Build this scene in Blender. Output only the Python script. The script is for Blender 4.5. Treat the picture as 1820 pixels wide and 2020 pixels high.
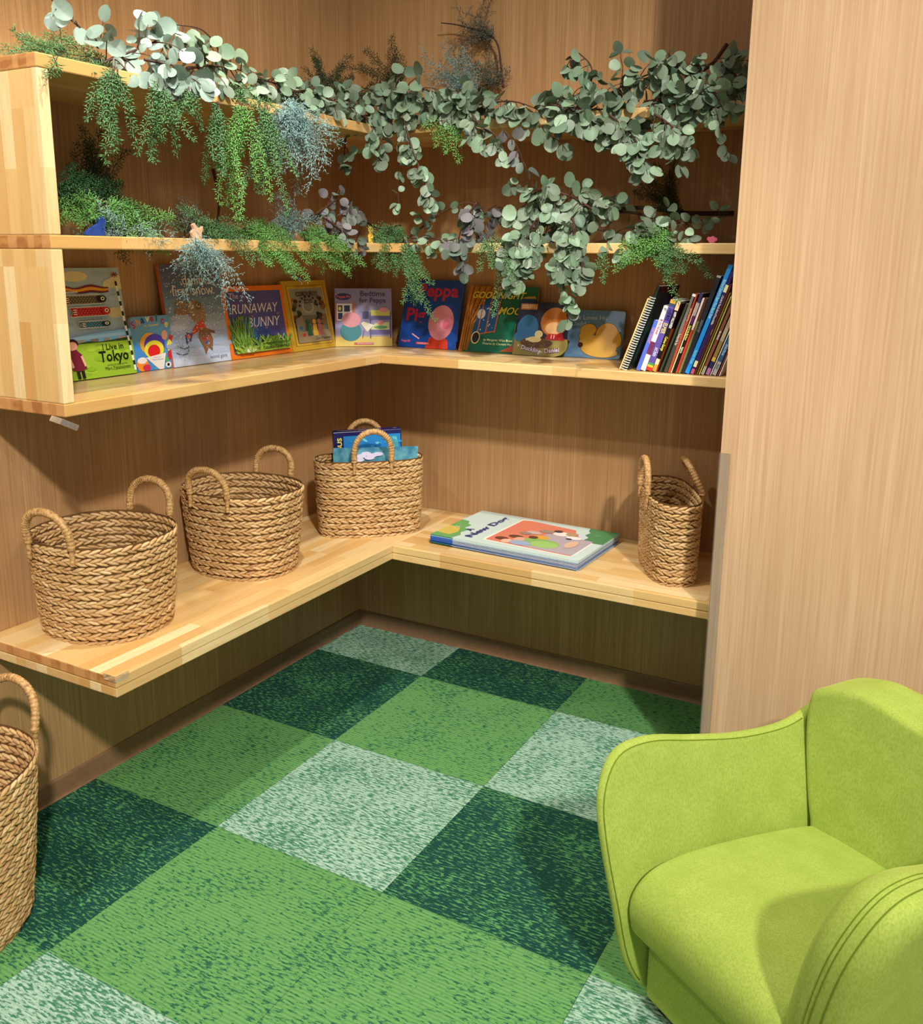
import bpy, math, random
from mathutils import Vector, Matrix, noise
for o in list(bpy.data.objects): bpy.data.objects.remove(o)
S = bpy.context.scene
COL = S.collection
PI = math.pi
V = Vector

# ------------------------------------------------------------------ camera
CAM = V((1.9919, -2.8289, 1.4141))
FPX, PCX, PCY = 1839.3, 886.97, 912.81
YAW, PITCH, ROLL = 0.5117, 0.2189, 0.0067
FW = V((-math.sin(YAW)*math.cos(PITCH), math.cos(YAW)*math.cos(PITCH), -math.sin(PITCH)))
_r = FW.cross(V((0, 0, 1))).normalized(); _u = _r.cross(FW)
RT = _r*math.cos(ROLL) + _u*math.sin(ROLL)
UP = -_r*math.sin(ROLL) + _u*math.cos(ROLL)
cd = bpy.data.cameras.new('camera'); cam = bpy.data.objects.new('camera', cd); COL.objects.link(cam)
cam.matrix_world = Matrix(((RT.x, UP.x, -FW.x, CAM.x), (RT.y, UP.y, -FW.y, CAM.y), (RT.z, UP.z, -FW.z, CAM.z), (0, 0, 0, 1)))
cd.sensor_fit = 'AUTO'; cd.sensor_width = 36.0; cd.lens = 36.0*FPX/2020
cd.shift_x = (910-PCX)/2020; cd.shift_y = (PCY-1010)/2020
cd.clip_start = 0.05
S.camera = cam

# ------------------------------------------------------------------ light and exposure
S.view_settings.view_transform = 'Standard'; S.view_settings.look = 'None'
S.view_settings.gamma = 1.0; S.view_settings.use_curve_mapping = False
S.view_settings.exposure = 0.38
W = bpy.data.worlds.new('world'); S.world = W; W.use_nodes = True
W.node_tree.nodes['Background'].inputs[0].default_value = (1.0, 0.94, 0.83, 1)
W.node_tree.nodes['Background'].inputs[1].default_value = 0.34
def spot(name, loc, target, watts, rad, cone=100, col=(1.0, 0.95, 0.87)):
    l = bpy.data.lights.new(name, 'SPOT'); l.energy = watts; l.shadow_soft_size = rad
    l.spot_size = math.radians(cone); l.spot_blend = 0.6; l.color = col
    o = bpy.data.objects.new(name, l); COL.objects.link(o); o.location = loc
    o.rotation_euler = (V(target)-V(loc)).to_track_quat('-Z', 'Y').to_euler()
    return o
spot('ceiling_spotlight', (5.70, -6.00, 6.0), (0.8, -0.8, 0.85), 1900, 0.20, 25)
spot('downlight', (2.20, -1.73, 2.7), (1.2, -0.8, 0.0), 40, 0.16, 100)
spot('downlight', (0.77, -1.19, 2.7), (0.79, -1.20, 0.0), 75, 0.03, 100)
spot('downlight', (0.45, -2.60, 2.7), (0.6, -1.1, 0.3), 45, 0.03, 80)

# ------------------------------------------------------------------ pixel to place
def ray(px, py): return FW + RT*((px-PCX)/FPX) - UP*((py-PCY)/FPX)
def at(px, py, ax, val):
    d = ray(px, py); t = (val-CAM[ax])/d[ax]; return CAM + d*t
def hit(px, py, P, N):
    d = ray(px, py); t = (V(P)-CAM).dot(V(N))/d.dot(V(N)); return CAM + d*t

# ------------------------------------------------------------------ object helpers
def tag(o, label=None, cat=None, group=None, kind=None):
    if label: o['label'] = label
    if cat: o['category'] = cat
    if group: o['group'] = group
    if kind: o['kind'] = kind
    return o
def thing(name, loc=(0, 0, 0), label=None, cat=None, group=None, rot=None):
    o = bpy.data.objects.new(name, None); COL.objects.link(o); o.location = loc
    o.empty_display_size = 0.05
    if rot is not None: o.rotation_euler = rot
    return tag(o, label, cat, group)
class MB:
    def __init__(s): s.v = []; s.f = []; s.m = []; s.sm = []
    def add(s, vs, fs, mat=0, smooth=False):
        b = len(s.v); s.v.extend([tuple(p) for p in vs])
        for f in fs: s.f.append(tuple(i+b for i in f)); s.m.append(mat); s.sm.append(smooth)
    def box(s, a, b, mat=0, M=None):
        x0, y0, z0 = a; x1, y1, z1 = b
        vs = [V(p) for p in ((x0,y0,z0),(x1,y0,z0),(x1,y1,z0),(x0,y1,z0),(x0,y0,z1),(x1,y0,z1),(x1,y1,z1),(x0,y1,z1))]
        if M: vs = [M @ p for p in vs]
        s.add(vs, [(0,3,2,1),(4,5,6,7),(0,1,5,4),(1,2,6,5),(2,3,7,6),(3,0,4,7)], mat)
    def tube(s, pts, rad, n=6, mat=0, caps=True):
        pts = [V(p) for p in pts]; rings = []; up = V((0, 0, 1)); ref = None
        for i, p in enumerate(pts):
            t = (pts[min(i+1, len(pts)-1)] - pts[max(i-1, 0)]).normalized()
            if ref is None: ref = t.orthogonal().normalized()
            ref = (ref - t*ref.dot(t)); ref = ref.normalized() if ref.length > 1e-6 else t.orthogonal().normalized()
            b = t.cross(ref); r = rad[i] if isinstance(rad, (list, tuple)) else rad
            rings.append([p + (ref*math.cos(2*PI*k/n) + b*math.sin(2*PI*k/n))*r for k in range(n)])
        vs = [q for r in rings for q in r]; fs = []
        for i in range(len(rings)-1):
            for k in range(n):
                a = i*n+k; c = i*n+(k+1) % n; fs.append((a, c, c+n, a+n))
        if caps: fs.append(tuple(range(n))[::-1]); fs.append(tuple(range(len(vs)-n, len(vs))))
        s.add(vs, fs, mat, True)
    def spindle(s, a, b, r, mat=0, n=3):
        a = V(a); b = V(b); t = b-a
        if t.length < 1e-6: return
        o = t.orthogonal().normalized(); w = t.normalized().cross(o); m = a + t*0.45
        vs = [a, b] + [m + (o*math.cos(2*PI*k/n) + w*math.sin(2*PI*k/n))*r for k in range(n)]
        fs = []
        for k in range(n): q = 2+k; z = 2+(k+1) % n; fs += [(0, z, q), (1, q, z)]
        s.add(vs, fs, mat, True)
    def build(s, name, mats, parent=None, M=None, mods=None):
        me = bpy.data.meshes.new(name); me.from_pydata(s.v, [], s.f)
        if not isinstance(mats, (list, tuple)): mats = [mats]
        for m in mats: me.materials.append(m)
        me.polygons.foreach_set('material_index', s.m); me.polygons.foreach_set('use_smooth', s.sm)
        me.update()
        o = bpy.data.objects.new(name, me); COL.objects.link(o)
        if parent: o.parent = parent
        if M is not None: o.matrix_local = M
        return o
def bevel(o, w, seg=2):
    m = o.modifiers.new('bevel', 'BEVEL'); m.width = w; m.segments = seg; m.limit_method = 'ANGLE'; m.angle_limit = math.radians(40); return o

# ------------------------------------------------------------------ materials
def lin(c): return tuple((x/12.92 if x <= 0.04045 else ((x+0.055)/1.055)**2.4) for x in c)
def rgb(h): return lin(tuple(int(h[i:i+2], 16)/255 for i in (0, 2, 4)))+(1,)
class NT:
    def __init__(s, name, rough=0.5, spec=0.5):
        s.m = bpy.data.materials.new(name); s.m.use_nodes = True; s.t = s.m.node_tree
        s.b = s.t.nodes['Principled BSDF']; s.b.inputs['Roughness'].default_value = rough
        s.b.inputs['Specular IOR Level'].default_value = spec
    def n(s, typ, **kw):
        x = s.t.nodes.new(typ)
        for k, v in kw.items():
            if hasattr(x, k): setattr(x, k, v)
            else: x.inputs[k.replace('_', ' ')].default_value = v
        return x
    def l(s, a, b): s.t.links.new(a, b)
    def ramp(s, fac, stops, interp='LINEAR'):
        r = s.t.nodes.new('ShaderNodeValToRGB'); r.color_ramp.interpolation = interp
        e = r.color_ramp.elements
        while len(e) < len(stops): e.new(0.5)
        for i, (p, c) in enumerate(stops): e[i].position = p; e[i].color = c if len(c) == 4 else tuple(c)+(1,)
        s.l(fac, r.inputs[0]); return r.outputs[0]
    def coord(s, scale, kind='Object', rot=(0, 0, 0), loc=(0, 0, 0)):
        c = s.t.nodes.new('ShaderNodeTexCoord'); m = s.t.nodes.new('ShaderNodeMapping')
        m.inputs['Scale'].default_value = scale; m.inputs['Rotation'].default_value = rot; m.inputs['Location'].default_value = loc
        s.l(c.outputs[kind], m.inputs[0]); return m.outputs[0]
    def noise(s, vec, scale, detail=3, rough=0.5):
        x = s.t.nodes.new('ShaderNodeTexNoise'); x.inputs['Scale'].default_value = scale
        x.inputs['Detail'].default_value = detail; x.inputs['Roughness'].default_value = rough
        s.l(vec, x.inputs['Vector']); return x.outputs['Fac']
    def mix(s, fac, a, b, mode='MIX'):
        x = s.t.nodes.new('ShaderNodeMix'); x.data_type = 'RGBA'; x.blend_type = mode
        for k, v in ((0, fac), (6, a), (7, b)):
            if hasattr(v, 'links'): s.l(v, x.inputs[k])
            else: x.inputs[k].default_value = v
        return x.outputs[2]
    def bump(s, h, strength, dist=0.002):
        x = s.t.nodes.new('ShaderNodeBump'); x.inputs['Strength'].default_value = strength; x.inputs['Distance'].default_value = dist
        s.l(h, x.inputs['Height']); s.l(x.outputs[0], s.b.inputs['Normal'])
    def base(s, c):
        if hasattr(c, 'links'): s.l(c, s.b.inputs['Base Color'])
        else: s.b.inputs['Base Color'].default_value = c
        return s
def laminate(name, ca, cb, cc):
    k = NT(name, 0.42, 0.35)
    wv = k.coord((1, 1, 0.014)); fine = k.noise(wv, 190, 4, 0.62)
    broad = k.noise(k.coord((1, 1, 0.05)), 9, 3, 0.5); mid = k.noise(k.coord((1, 1, 0.025), loc=(3, 1, 2)), 45, 3, 0.6)
    c1 = k.ramp(broad, [(0.35, ca), (0.65, cb)])
    c2 = k.mix(k.ramp(fine, [(0.40, (0, 0, 0, 1)), (0.72, (1, 1, 1, 1))]), c1, cc)
    c3 = k.mix(k.ramp(mid, [(0.42, (0.30,)*3+(1,)), (0.60, (0, 0, 0, 1))]), c2, cc)
    k.base(c3); k.bump(fine, 0.06, 0.001); return k.m
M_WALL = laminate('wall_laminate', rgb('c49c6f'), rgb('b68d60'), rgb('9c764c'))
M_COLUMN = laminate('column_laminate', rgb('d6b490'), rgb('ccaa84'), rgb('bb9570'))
def staves(name, axis, rough=0.3):
    # rows of glued staves running along axis, each stave its own tone
    k = NT(name, rough, 0.5)
    c = k.t.nodes.new('ShaderNodeTexCoord'); sp = k.t.nodes.new('ShaderNodeSeparateXYZ'); k.l(c.outputs['Object'], sp.inputs[0])
    cb = k.t.nodes.new('ShaderNodeCombineXYZ')
    along, across = {'x': ('X', 'Y'), 'y': ('Y', 'X'), 'z': ('Z', 'X')}[axis]
    k.l(sp.outputs[along], cb.inputs[0]); k.l(sp.outputs[across], cb.inputs[1])
    tones = []
    br = k.t.nodes.new('ShaderNodeTexBrick'); br.inputs['Scale'].default_value = 1.0
    br.inputs['Brick Width'].default_value = 0.31; br.inputs['Row Height'].default_value = 0.036
    br.inputs['Mortar Size'].default_value = 0.0; br.inputs['Color1'].default_value = (0, 0, 0, 1); br.inputs['Color2'].default_value = (1, 1, 1, 1)
    br.inputs['Bias'].default_value = 0.0; br.offset = 0.37; br.offset_frequency = 3
    k.l(cb.outputs[0], br.inputs['Vector'])
    tone = k.ramp(br.outputs['Color'], [(0.0, rgb('e8cb90')), (0.28, rgb('dcb473')), (0.5, rgb('edd5a2')), (0.78, rgb('d0a260')), (1.0, rgb('e2bf82'))])
    sc = {'x': (0.06, 1, 1), 'y': (1, 0.06, 1), 'z': (1, 1, 0.06)}[axis]
    g = k.noise(k.coord(sc), 110, 4, 0.6)
    col = k.mix(k.ramp(g, [(0.45, (0, 0, 0, 1)), (0.75, (0.35,)*3+(1,))]), tone, rgb('c08f50'))
    k.base(col); k.bump(g, 0.04, 0.001); return k.m
M_ST = {a: staves('laminated_wood_'+a, a) for a in 'xyz'}
def endgrain():
    k = NT('end_grain', 0.5, 0.3)
    w = k.t.nodes.new('ShaderNodeTexWave'); w.wave_type = 'RINGS'; w.inputs['Scale'].default_value = 22; w.inputs['Distortion'].default_value = 5; w.inputs['Detail'].default_value = 2
    k.l(k.coord((1, 1, 1.4)), w.inputs['Vector'])
    blk = k.noise(k.coord((26, 0.1, 0.1)), 1, 0); 
    a = k.ramp(w.outputs['Fac'], [(0.2, rgb('a97040')), (0.8, rgb('bf8850'))])
    k.base(k.mix(k.ramp(blk, [(0.45, (0, 0, 0, 1)), (0.5, (0.5,)*3+(1,))], 'LINEAR'), a, rgb('dba76c'))); return k.m
M_END = endgrain()
def plain(name, c, rough=0.5, spec=0.5, nscale=None, var=0.06, bump=0):
    k = NT(name, rough, spec); c = rgb(c) if isinstance(c, str) else c
    n = k.noise(k.coord((1, 1, 1)), nscale or 60, 3)
    d = tuple(x*(1-var*2.2) for x in c[:3])+(1,)
    k.base(k.mix(k.ramp(n, [(0.35, (0, 0, 0, 1)), (0.65, (1, 1, 1, 1))]), c, d))
    if bump: k.bump(n, bump)
    return k.m
M_BASEB = plain('baseboard_vinyl', '8c6a4e', 0.45, 0.4)
def straw(name, inside=False):
    k = NT(name, 0.55, 0.35)
    g = k.t.nodes.new('ShaderNodeNewGeometry')
    c = k.ramp(g.outputs['Random Per Island'], [(0, rgb('b9905c')), (0.25, rgb('d0ab77')), (0.5, rgb('c49c66')), (0.75, rgb('dcbc8a')), (1, rgb('b58a5a'))])
    n = k.noise(k.coord((1, 1, 1)), 55, 4, 0.7)
    c = k.mix(k.ramp(n, [(0.45, (0, 0, 0, 1)), (0.8, (0.6,)*3+(1,))]), c, rgb('94683c'))
    k.base(c); k.bump(k.noise(k.coord((1, 1, 1)), 400, 2), 0.25, 0.001); return k.m
M_STRAW = straw('water_hyacinth'); M_GAP = plain('gap_shade_straw', '6e5030', 0.8, 0.1)
M_HANDLE = None
def carpet(name, ca, cb, lo, hi, seed, pale=None):
    k = NT(name, 0.95, 0.1)
    big = k.noise(k.coord((1, 1, 1), loc=(seed, 0, 0)), 7, 2)
    fl = k.noise(k.coord((0.36, 1.3, 1), loc=(0, seed, 0)), 150, 3, 0.6)
    add = k.t.nodes.new('ShaderNodeMath'); add.operation = 'MULTIPLY_ADD'; add.inputs[1].default_value = 0.22
    k.l(big, add.inputs[0]); k.l(fl, add.inputs[2])
    c = k.ramp(add.outputs[0], [(lo, ca), (hi, cb)])
    w = k.t.nodes.new('ShaderNodeTexWave'); w.bands_direction = 'Y'; w.inputs['Scale'].default_value = 34; w.inputs['Distortion'].default_value = 1.2
    w.inputs['Detail'].default_value = 2; w.inputs['Detail Scale'].default_value = 30
    k.l(k.coord((1, 1, 1)), w.inputs['Vector'])
    c = k.mix(k.ramp(w.outputs['Fac'], [(0.0, (0.35,)*3+(1,)), (0.35, (0, 0, 0, 1))]), c, tuple(x*0.35 for x in ca[:3])+(1,))
    k.base(c); k.bump(w.outputs['Fac'], 0.5, 0.003); return k.m
M_CP = [carpet('carpet_green', rgb('6aa25e'), rgb('2a654a'), 0.655, 0.70, 1),
        carpet('carpet_dark', rgb('1d4a40'), rgb('5c9c60'), 0.635, 0.70, 5),
        carpet('carpet_pale', rgb('abcdb6'), rgb('458260'), 0.585, 0.67, 9)]
def velvet():
    k = NT('lime_velvet', 0.85, 0.15)
    n = k.noise(k.coord((1, 1, 1)), 14, 4, 0.65); f = k.noise(k.coord((1, 1, 0.45)), 330, 3)
    c = k.ramp(n, [(0.3, rgb('99ac4c')), (0.7, rgb('a8b959'))])
    c = k.mix(k.ramp(f, [(0.4, (0, 0, 0, 1)), (0.65, (0.6,)*3+(1,))]), c, rgb('869c32'))
    k.base(c); k.b.inputs['Sheen Weight'].default_value = 0.3; k.b.inputs['Sheen Roughness'].default_value = 0.4
    k.b.inputs['Sheen Tint'].default_value = rgb('dce87a'); k.bump(f, 0.12, 0.0008); return k.m
M_VEL = velvet(); M_SEAM = plain('green_thread', '6f8420', 0.8, 0.1)
def clear(name):
    k = NT(name, 0.06, 0.5); k.base((0.96, 0.98, 0.97, 1)); k.b.inputs['Transmission Weight'].default_value = 0.95; k.b.inputs['IOR'].default_value = 1.3; return k.m
M_CLEAR = clear('clear_plastic')
def leafmat(name, cols, rough=0.5, trans=0.0, tint=None):
    k = NT(name, rough, 0.35); g = k.t.nodes.new('ShaderNodeNewGeometry')
    st = [(i/(len(cols)-1), rgb(c)) for i, c in enumerate(cols)]
    c = k.ramp(g.outputs['Random Per Island'], st)
    n = k.noise(k.coord((1, 1, 1)), 45, 3)
    k.base(k.mix(k.ramp(n, [(0.45, (0, 0, 0, 1)), (0.8, (0.4,)*3+(1,))]), c, rgb(tint or cols[0]))); return k.m
M_EUC = leafmat('eucalyptus_leaf', ['667f66', '7c9679', '546c57', '90aa8c', '708469', '5c6a58', '84967e', '4a5a48'], 0.45, tint='6f6a5c')
M_EUCS = leafmat('silver_eucalyptus_leaf', ['8ca096', '758a7c', 'a2b6ac', '647a6b', '84988a', '546858', '98aca0'], 0.4, tint='93a595')
M_EUCP = leafmat('dried_eucalyptus_leaf', ['5a5658', '6c666a', '607868', '4a4446', '687a6a', '767072'], 0.55, tint='57484c')
M_EUCD = leafmat('shaded_green_eucalyptus_leaf', ['4a5c48', '55694f', '3e4e3c', '5f735a'], 0.5, tint='4a4438')  # darker greens put the shadow deep in the greenery into the leaf colour
M_CYP = leafmat('cypress_leaf', ['557f50', '5f8c56', '66935c'], 0.5)
M_CYPB = leafmat('bright_cypress_leaf', ['639a4c', '6ea554', '79b05e'], 0.5)
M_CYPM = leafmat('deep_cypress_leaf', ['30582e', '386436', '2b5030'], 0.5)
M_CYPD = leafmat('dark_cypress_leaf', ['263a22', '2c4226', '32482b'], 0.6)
M_BLUE = leafmat('blue_cypress_leaf', ['82a2a0', '90b0ac', '9ab8b4'], 0.5, tint='7a9694')
M_GREY = leafmat('grey_dried_twig', ['66675b', '6c6e62', '727467'], 0.6)
M_STEM = plain('brown_stem', '4a2f26', 0.6, 0.3); M_STEMD = plain('dark_stem', '2a1a14', 0.6, 0.3)
_pm = {}
def ink(h, rough=0.35):
    if (h, rough) not in _pm:
        k = NT('print_'+h, rough, 0.4); k.base(tuple(min(.86, c*1.22) for c in rgb(h)[:3])+(1,)); _pm[(h, rough)] = k.m
    return _pm[(h, rough)]
M_PAGE = plain('paper_pages', 'e8e2d2', 0.8, 0.1, 300)

# ------------------------------------------------------------------ room
Z2, Z3, Z4, TS = 1.1028, 1.4494, 1.7953, 0.0278
DS, DB, ZB, TB = 0.338, 0.4455, 0.5132, 0.0473
LS, LB, XC, DC = 1.5376, 1.55, 1.463, 0.50
def struct(name, mb, m): return tag(mb.build(name, m), kind='structure')
fl = MB(); gx = [-.02] + [0.4549+.5*i for i in range(8)]; gy = [0.02] + [-(0.2821+.5*j) for j in range(10)]
pat = {(0,0):2,(1,0):1,(2,0):0,(3,0):1,(0,1):1,(1,1):0,(2,1):2,(3,1):0,(0,2):0,(1,2):2,(2,2):1,(3,2):0,(0,3):1,(1,3):0,(2,3):0,(3,3):2,(0,4):0,(1,4):2,(2,4):1,(3,4):0}
for i in range(len(gx)-1):
    for j in range(len(gy)-1):
        mt = pat.get((i, j), (i*2+j*5+i*j) % 3)
        g = 0.0004
        fl.add([(gx[i]+g, gy[j+1]+g, 0), (gx[i+1]-g, gy[j+1]+g, 0), (gx[i+1]-g, gy[j]-g, 0), (gx[i]+g, gy[j]-g, 0)], [(0, 1, 2, 3)], mt)
fl.box((-.05, -5.4, -.05), (4.1, .05, -.002), 1)
struct('floor', fl, M_CP)
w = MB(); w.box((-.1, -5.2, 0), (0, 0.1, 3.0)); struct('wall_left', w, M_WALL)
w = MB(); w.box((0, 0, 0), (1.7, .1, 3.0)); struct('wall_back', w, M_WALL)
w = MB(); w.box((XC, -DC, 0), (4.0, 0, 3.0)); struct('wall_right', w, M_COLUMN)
def baseb(name, pts_fn):
    prof = [(0, 0), (.011, 0), (.0065, .004), (.0055, .012), (.005, .052), (.003, .0575), (0, .058)]
    m = MB(); vs = [pts_fn(a, b, 0) for a, b in prof] + [pts_fn(a, b, 1) for a, b in prof]; n = len(prof)
    m.add(vs, [(i, i+1, n+i+1, n+i) for i in range(n-1)], 0, False); m.add([vs[i] for i in range(n)], [tuple(range(n))]); struct(name, m, M_BASEB)
baseb('baseboard_left', lambda a, b, t: (a, -.0 if t == 0 else -5.0, b))
baseb('baseboard_back', lambda a, b, t: (0.0 if t == 0 else XC, -a, b))

# ------------------------------------------------------------------ shelving and bench
shelf = thing('corner_shelving', (0, 0, Z2-TS), 'three tier L shaped pale laminated wood wall shelving in the corner', 'shelving')
def board(name, a, b, axis, parent, ends=(), bv=.0025):
    m = MB(); O = parent.location
    m.box(V(a)-O, V(b)-O, 0)
    n0 = len(m.f)-6
    for e in ends: m.m[n0+e] = 1
    o = m.build(name, [M_ST[axis], M_END], parent); return bevel(o, bv)
# box face order: bottom, top, -y, +x, +y, -x
for z in (Z2, Z3, Z4):
    board('shelf_board', (0.0, -LS, z-TS), (DS, 0, z), 'y', shelf, (2,))
    board('shelf_board', (DS, -DS, z-TS), (XC, 0, z), 'x', shelf)
for z0, z1 in ((Z2, Z3-TS), (Z3, Z4-TS)):
    board('end_panel', (0.0, -LS+.0005, z0), (DS-.0006, -LS+.028, z1), 'z', shelf)
bench = thing('corner_bench', (0, 0, ZB-TB), 'deep L shaped pale laminated wood bench shelf below the bookshelf', 'bench')
zm = ZB-.025
board('top_board', (0, -LB, zm), (DB, 0, ZB), 'y', bench, (2,), .003)
board('top_board', (DB, -DB, zm), (XC, 0, ZB), 'x', bench, (), .003)
board('lower_board', (0, -LB+.001, ZB-TB), (DB-.001, 0, zm-.0003), 'y', bench)
board('lower_board', (DB-.001, -DB+.001, ZB-TB), (XC, 0, zm-.0003), 'x', bench)

# clear corner guards
g = MB(); t = .003
g.add([(XC-t, -DC-t, 0), (XC+.024, -DC-t, 0), (XC+.024, -DC-.0003, 0), (XC-.0003, -DC-.0003, 0), (XC-.0003, -DC+.024, 0), (XC-t, -DC+.024, 0)] +
      [(XC-t, -DC-t, .935), (XC+.024, -DC-t, .935), (XC+.024, -DC-.0003, .935), (XC-.0003, -DC-.0003, .935), (XC-.0003, -DC+.024, .935), (XC-t, -DC+.024, .935)],
      [(0, 1, 7, 6), (1, 2, 8, 7), (2, 3, 9, 8), (3, 4, 10, 9), (4, 5, 11, 10), (5, 0, 6, 11), (5, 4, 3, 2, 1, 0), (6, 7, 8, 9, 10, 11)])
tag(g.build('corner_guard', M_CLEAR), 'tall clear plastic strip guarding the lower edge of the pale wood column', 'corner guard')
def lguard(name, P, d1, d2, L, h, t, label):
    # two clear arms meeting at P, each L long
    P = V(P); d1 = V(d1).normalized(); d2 = V(d2).normalized(); m = MB()
    up = d1.cross(d2).normalized()
    if up.z < 0: up = -up
    o = [P, P+d1*L, P+d1*L+d2*t, P+d1*t+d2*t, P+d2*L+d1*t, P+d2*L]
    vs = o + [p - up*h for p in o]; O = P.copy()
    m.add([p-O for p in vs], [(0, 1, 2, 3), (0, 3, 4, 5), (9, 8, 7, 6), (11, 10, 9, 6)] + [(i, i+6, (i+1) % 6+6, (i+1) % 6) for i in range(6)])
    ob = m.build(name, M_CLEAR); ob.location = O; bevel(ob, .0012, 2)
    return tag(ob, label, 'corner guard')
lguard('edge_protector', (DB+.002, -LB-.002, ZB+.0035), (-1, 0, 0), (0, 1, 0), .038, .014, .003, 'small clear L shaped protector on the front corner of the bench')
PP = at(124, 826, 1, -LS-.004)
lguard('edge_protector', PP, at(99, 818, 1, -LS-.004)-PP, at(149, 836, 1, -LS+.012)-PP, .036, .013, .006, 'loose clear V shaped protector dangling under the left shelf corner')

# ------------------------------------------------------------------ baskets
def basket(loc, th, a, b, h, k, hs, hh, label, n=2.5, row=.0200, pitch=.0230, seed=0, handles=(True, True), name='wicker_basket', hang=0.0, lean=0.012):
    R = random.Random(seed)
    root = thing(name, loc, label, 'basket', 'woven water hyacinth baskets', (0, 0, th))
    def prof(t):    # horizontal scale at height fraction
        return k + (1-k)*t**0.8 if t > .06 else (k + (1-k)*.06**.8)*(0.93+0.07*(t/.06))
    def ringpts(t):
        s = prof(t); P = []
        for i in range(241):
            q = 2*PI*i/240; c, sn = math.cos(q), math.sin(q)
            P.append(V((a*s*math.copysign(abs(c)**(2/n), c), b*s*math.copysign(abs(sn)**(2/n), sn), 0)))
        L = [0]
        for i in range(240): L.append(L[-1]+(P[i+1]-P[i]).length)
        return P, L
    def sag(q): return -.004*math.cos(2*q)
    m = MB(); rows = int(h/row); 
    for r in range(rows+1):
        t = min(1, (r+.5)/rows) if r < rows else 1.0
        P, L = ringpts(t); tot = L[-1]; cnt = int(tot/pitch); z = h*t - (row*.5 if r == rows else row*.5)
        if r == rows: break
        j = 0; ph = R.random()
        flip = 1 if r % 2 == 0 else 1
        for half in (0, 1):
            j = 0
            for i in range(cnt):
                s = ((i+ph+.5*half) % cnt)/cnt*tot
                while j < 239 and L[j+1] < s: j += 1
                if L[j] > s: j = 0
                while j < 239 and L[j+1] < s: j += 1
                f = (s-L[j])/max(1e-6, L[j+1]-L[j]); p = P[j].lerp(P[j+1], f); T = (P[j+1]-P[j]).normalized(); N = V((T.y, -T.x, 0))
                an = (.27 if half == 0 else -.27)*flip + R.uniform(-.1, .1)
                ax = T*math.cos(an) + V((0, 0, 1))*math.sin(an); pr = -T*math.sin(an) + V((0, 0, 1))*math.cos(an)
                cz = z + (row*.19 if half == 0 else -row*.19) + R.uniform(-.0008, .0008)
                cc = p + V((0, 0, cz)) + N*R.uniform(-.0012, .0012)
                la = pitch*.78*R.uniform(.92, 1.08); lb = row*.25*R.uniform(.9, 1.15); lc = .0058
                vs = [cc - ax*la - N*.0]; ns = 6
                for u in (-.62, 0.05, .62):
                    w_ = math.sqrt(max(0, 1-u*u))*(1.0 if u < .3 else .92)
                    for q in range(ns):
                        aa = 2*PI*q/ns; vs.append(cc + ax*la*u + pr*lb*w_*math.cos(aa) + N*lc*w_*math.sin(aa))
                vs.append(cc + ax*la)
                fs = [(0, 1+(q+1) % ns, 1+q) for q in range(ns)]
                for g_ in range(2):
                    for q in range(ns): A = 1+g_*ns; fs.append((A+q, A+(q+1) % ns, A+ns+(q+1) % ns, A+ns+q))
                A = 1+2*ns; fs += [(A+q, A+(q+1) % ns, A+ns) for q in range(ns)]
                m.add(vs, fs, 0, True)
    # dark core between strands, shade of the gaps put into its colour
    core = []; nn = 60
    zs = [0.004] + [h*i/8 for i in range(1, 8)] + [h-.006]
    for z in zs:
        P, L = ringpts(z/h)
        core.append([P[i*4] + V((0, 0, z)) for i in range(nn)])
    vs = [q for c in core for q in c]; fs = []
    for i in range(len(core)-1):
        for q in range(nn): fs.append((i*nn+q, i*nn+(q+1) % nn, (i+1)*nn+(q+1) % nn, (i+1)*nn+q))
    fs.append(tuple(range(nn)))
    m.add(vs, fs, 1, True)
    m.build('woven_body', [M_STRAW, M_GAP], root)
    # wrapped handles
    P, L = ringpts(.97)
    for side, on in ((-1, handles[0]), (1, handles[1])):
        if not on: continue
        hm = MB(); pts = []; rad = []; N = 170
        yy = side*(b*.985)
        for i in range(N+1):
            f = i/N
            if f < .13: q = f/.13; x = -hs; z = h-.045+ q*.05; 
            elif f > .87: q = (1-f)/.13; x = hs; z = h-.045+q*.05
            else:
                q = (f-.13)/.74*PI; x = -hs*math.cos(q)*(1+.10*math.sin(q)); z = h+.005+(hh-.005)*math.sin(q)**.85
            e = max(0, z-h)
            ln_ = lean if not isinstance(lean, tuple) else lean[0 if side < 0 else 1]; y = yy + side*(.007 + ln_*e/hh)
            ins = min(1, max(0, (z-(h-.03))/.03)); 
            thick = .005 if (f < .10 or f > .90) else .0086
            pts.append(V((x, y*1.0, z))); rad.append(thick*(1+.17*abs(math.sin(i*PI/4.0))) + R.uniform(-.0003, .0003))
        hm.tube(pts, rad, 9, 0)
        hm.build('handle', M_HANDLE, root)
    return root
def handlemat():
    k = NT('wrapped_handle_straw', 0.5, 0.4)
    n = k.noise(k.coord((1, 1, 1)), 130, 3, .7)
    k.base(k.ramp(n, [(.32, rgb('8a6238')), (.5, rgb('bd935c')), (.7, rgb('d4b07c'))])); k.bump(k.noise(k.coord((1, 1, 1)), 500, 2), .3, .001); return k.m
M_HANDLE = handlemat()
basket((.180, -1.334, ZB), .096+0, .168, .16, .251, .86, .066, .078, 'empty woven basket nearest the open left end of the bench', 2.3, seed=1)
basket((.181, -.833, ZB), .082, .174, .148, .255, .845, .064, .070, 'empty woven basket in the middle of the left bench', 2.3, seed=2)
B3 = (.293, -.347, ZB); TH3 = .745
basket(B3, TH3, .176, .082, .261, .93, .060, .094, 'woven basket in the corner holding a puzzle box and plastic pouch', 2.8, seed=3)
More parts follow.
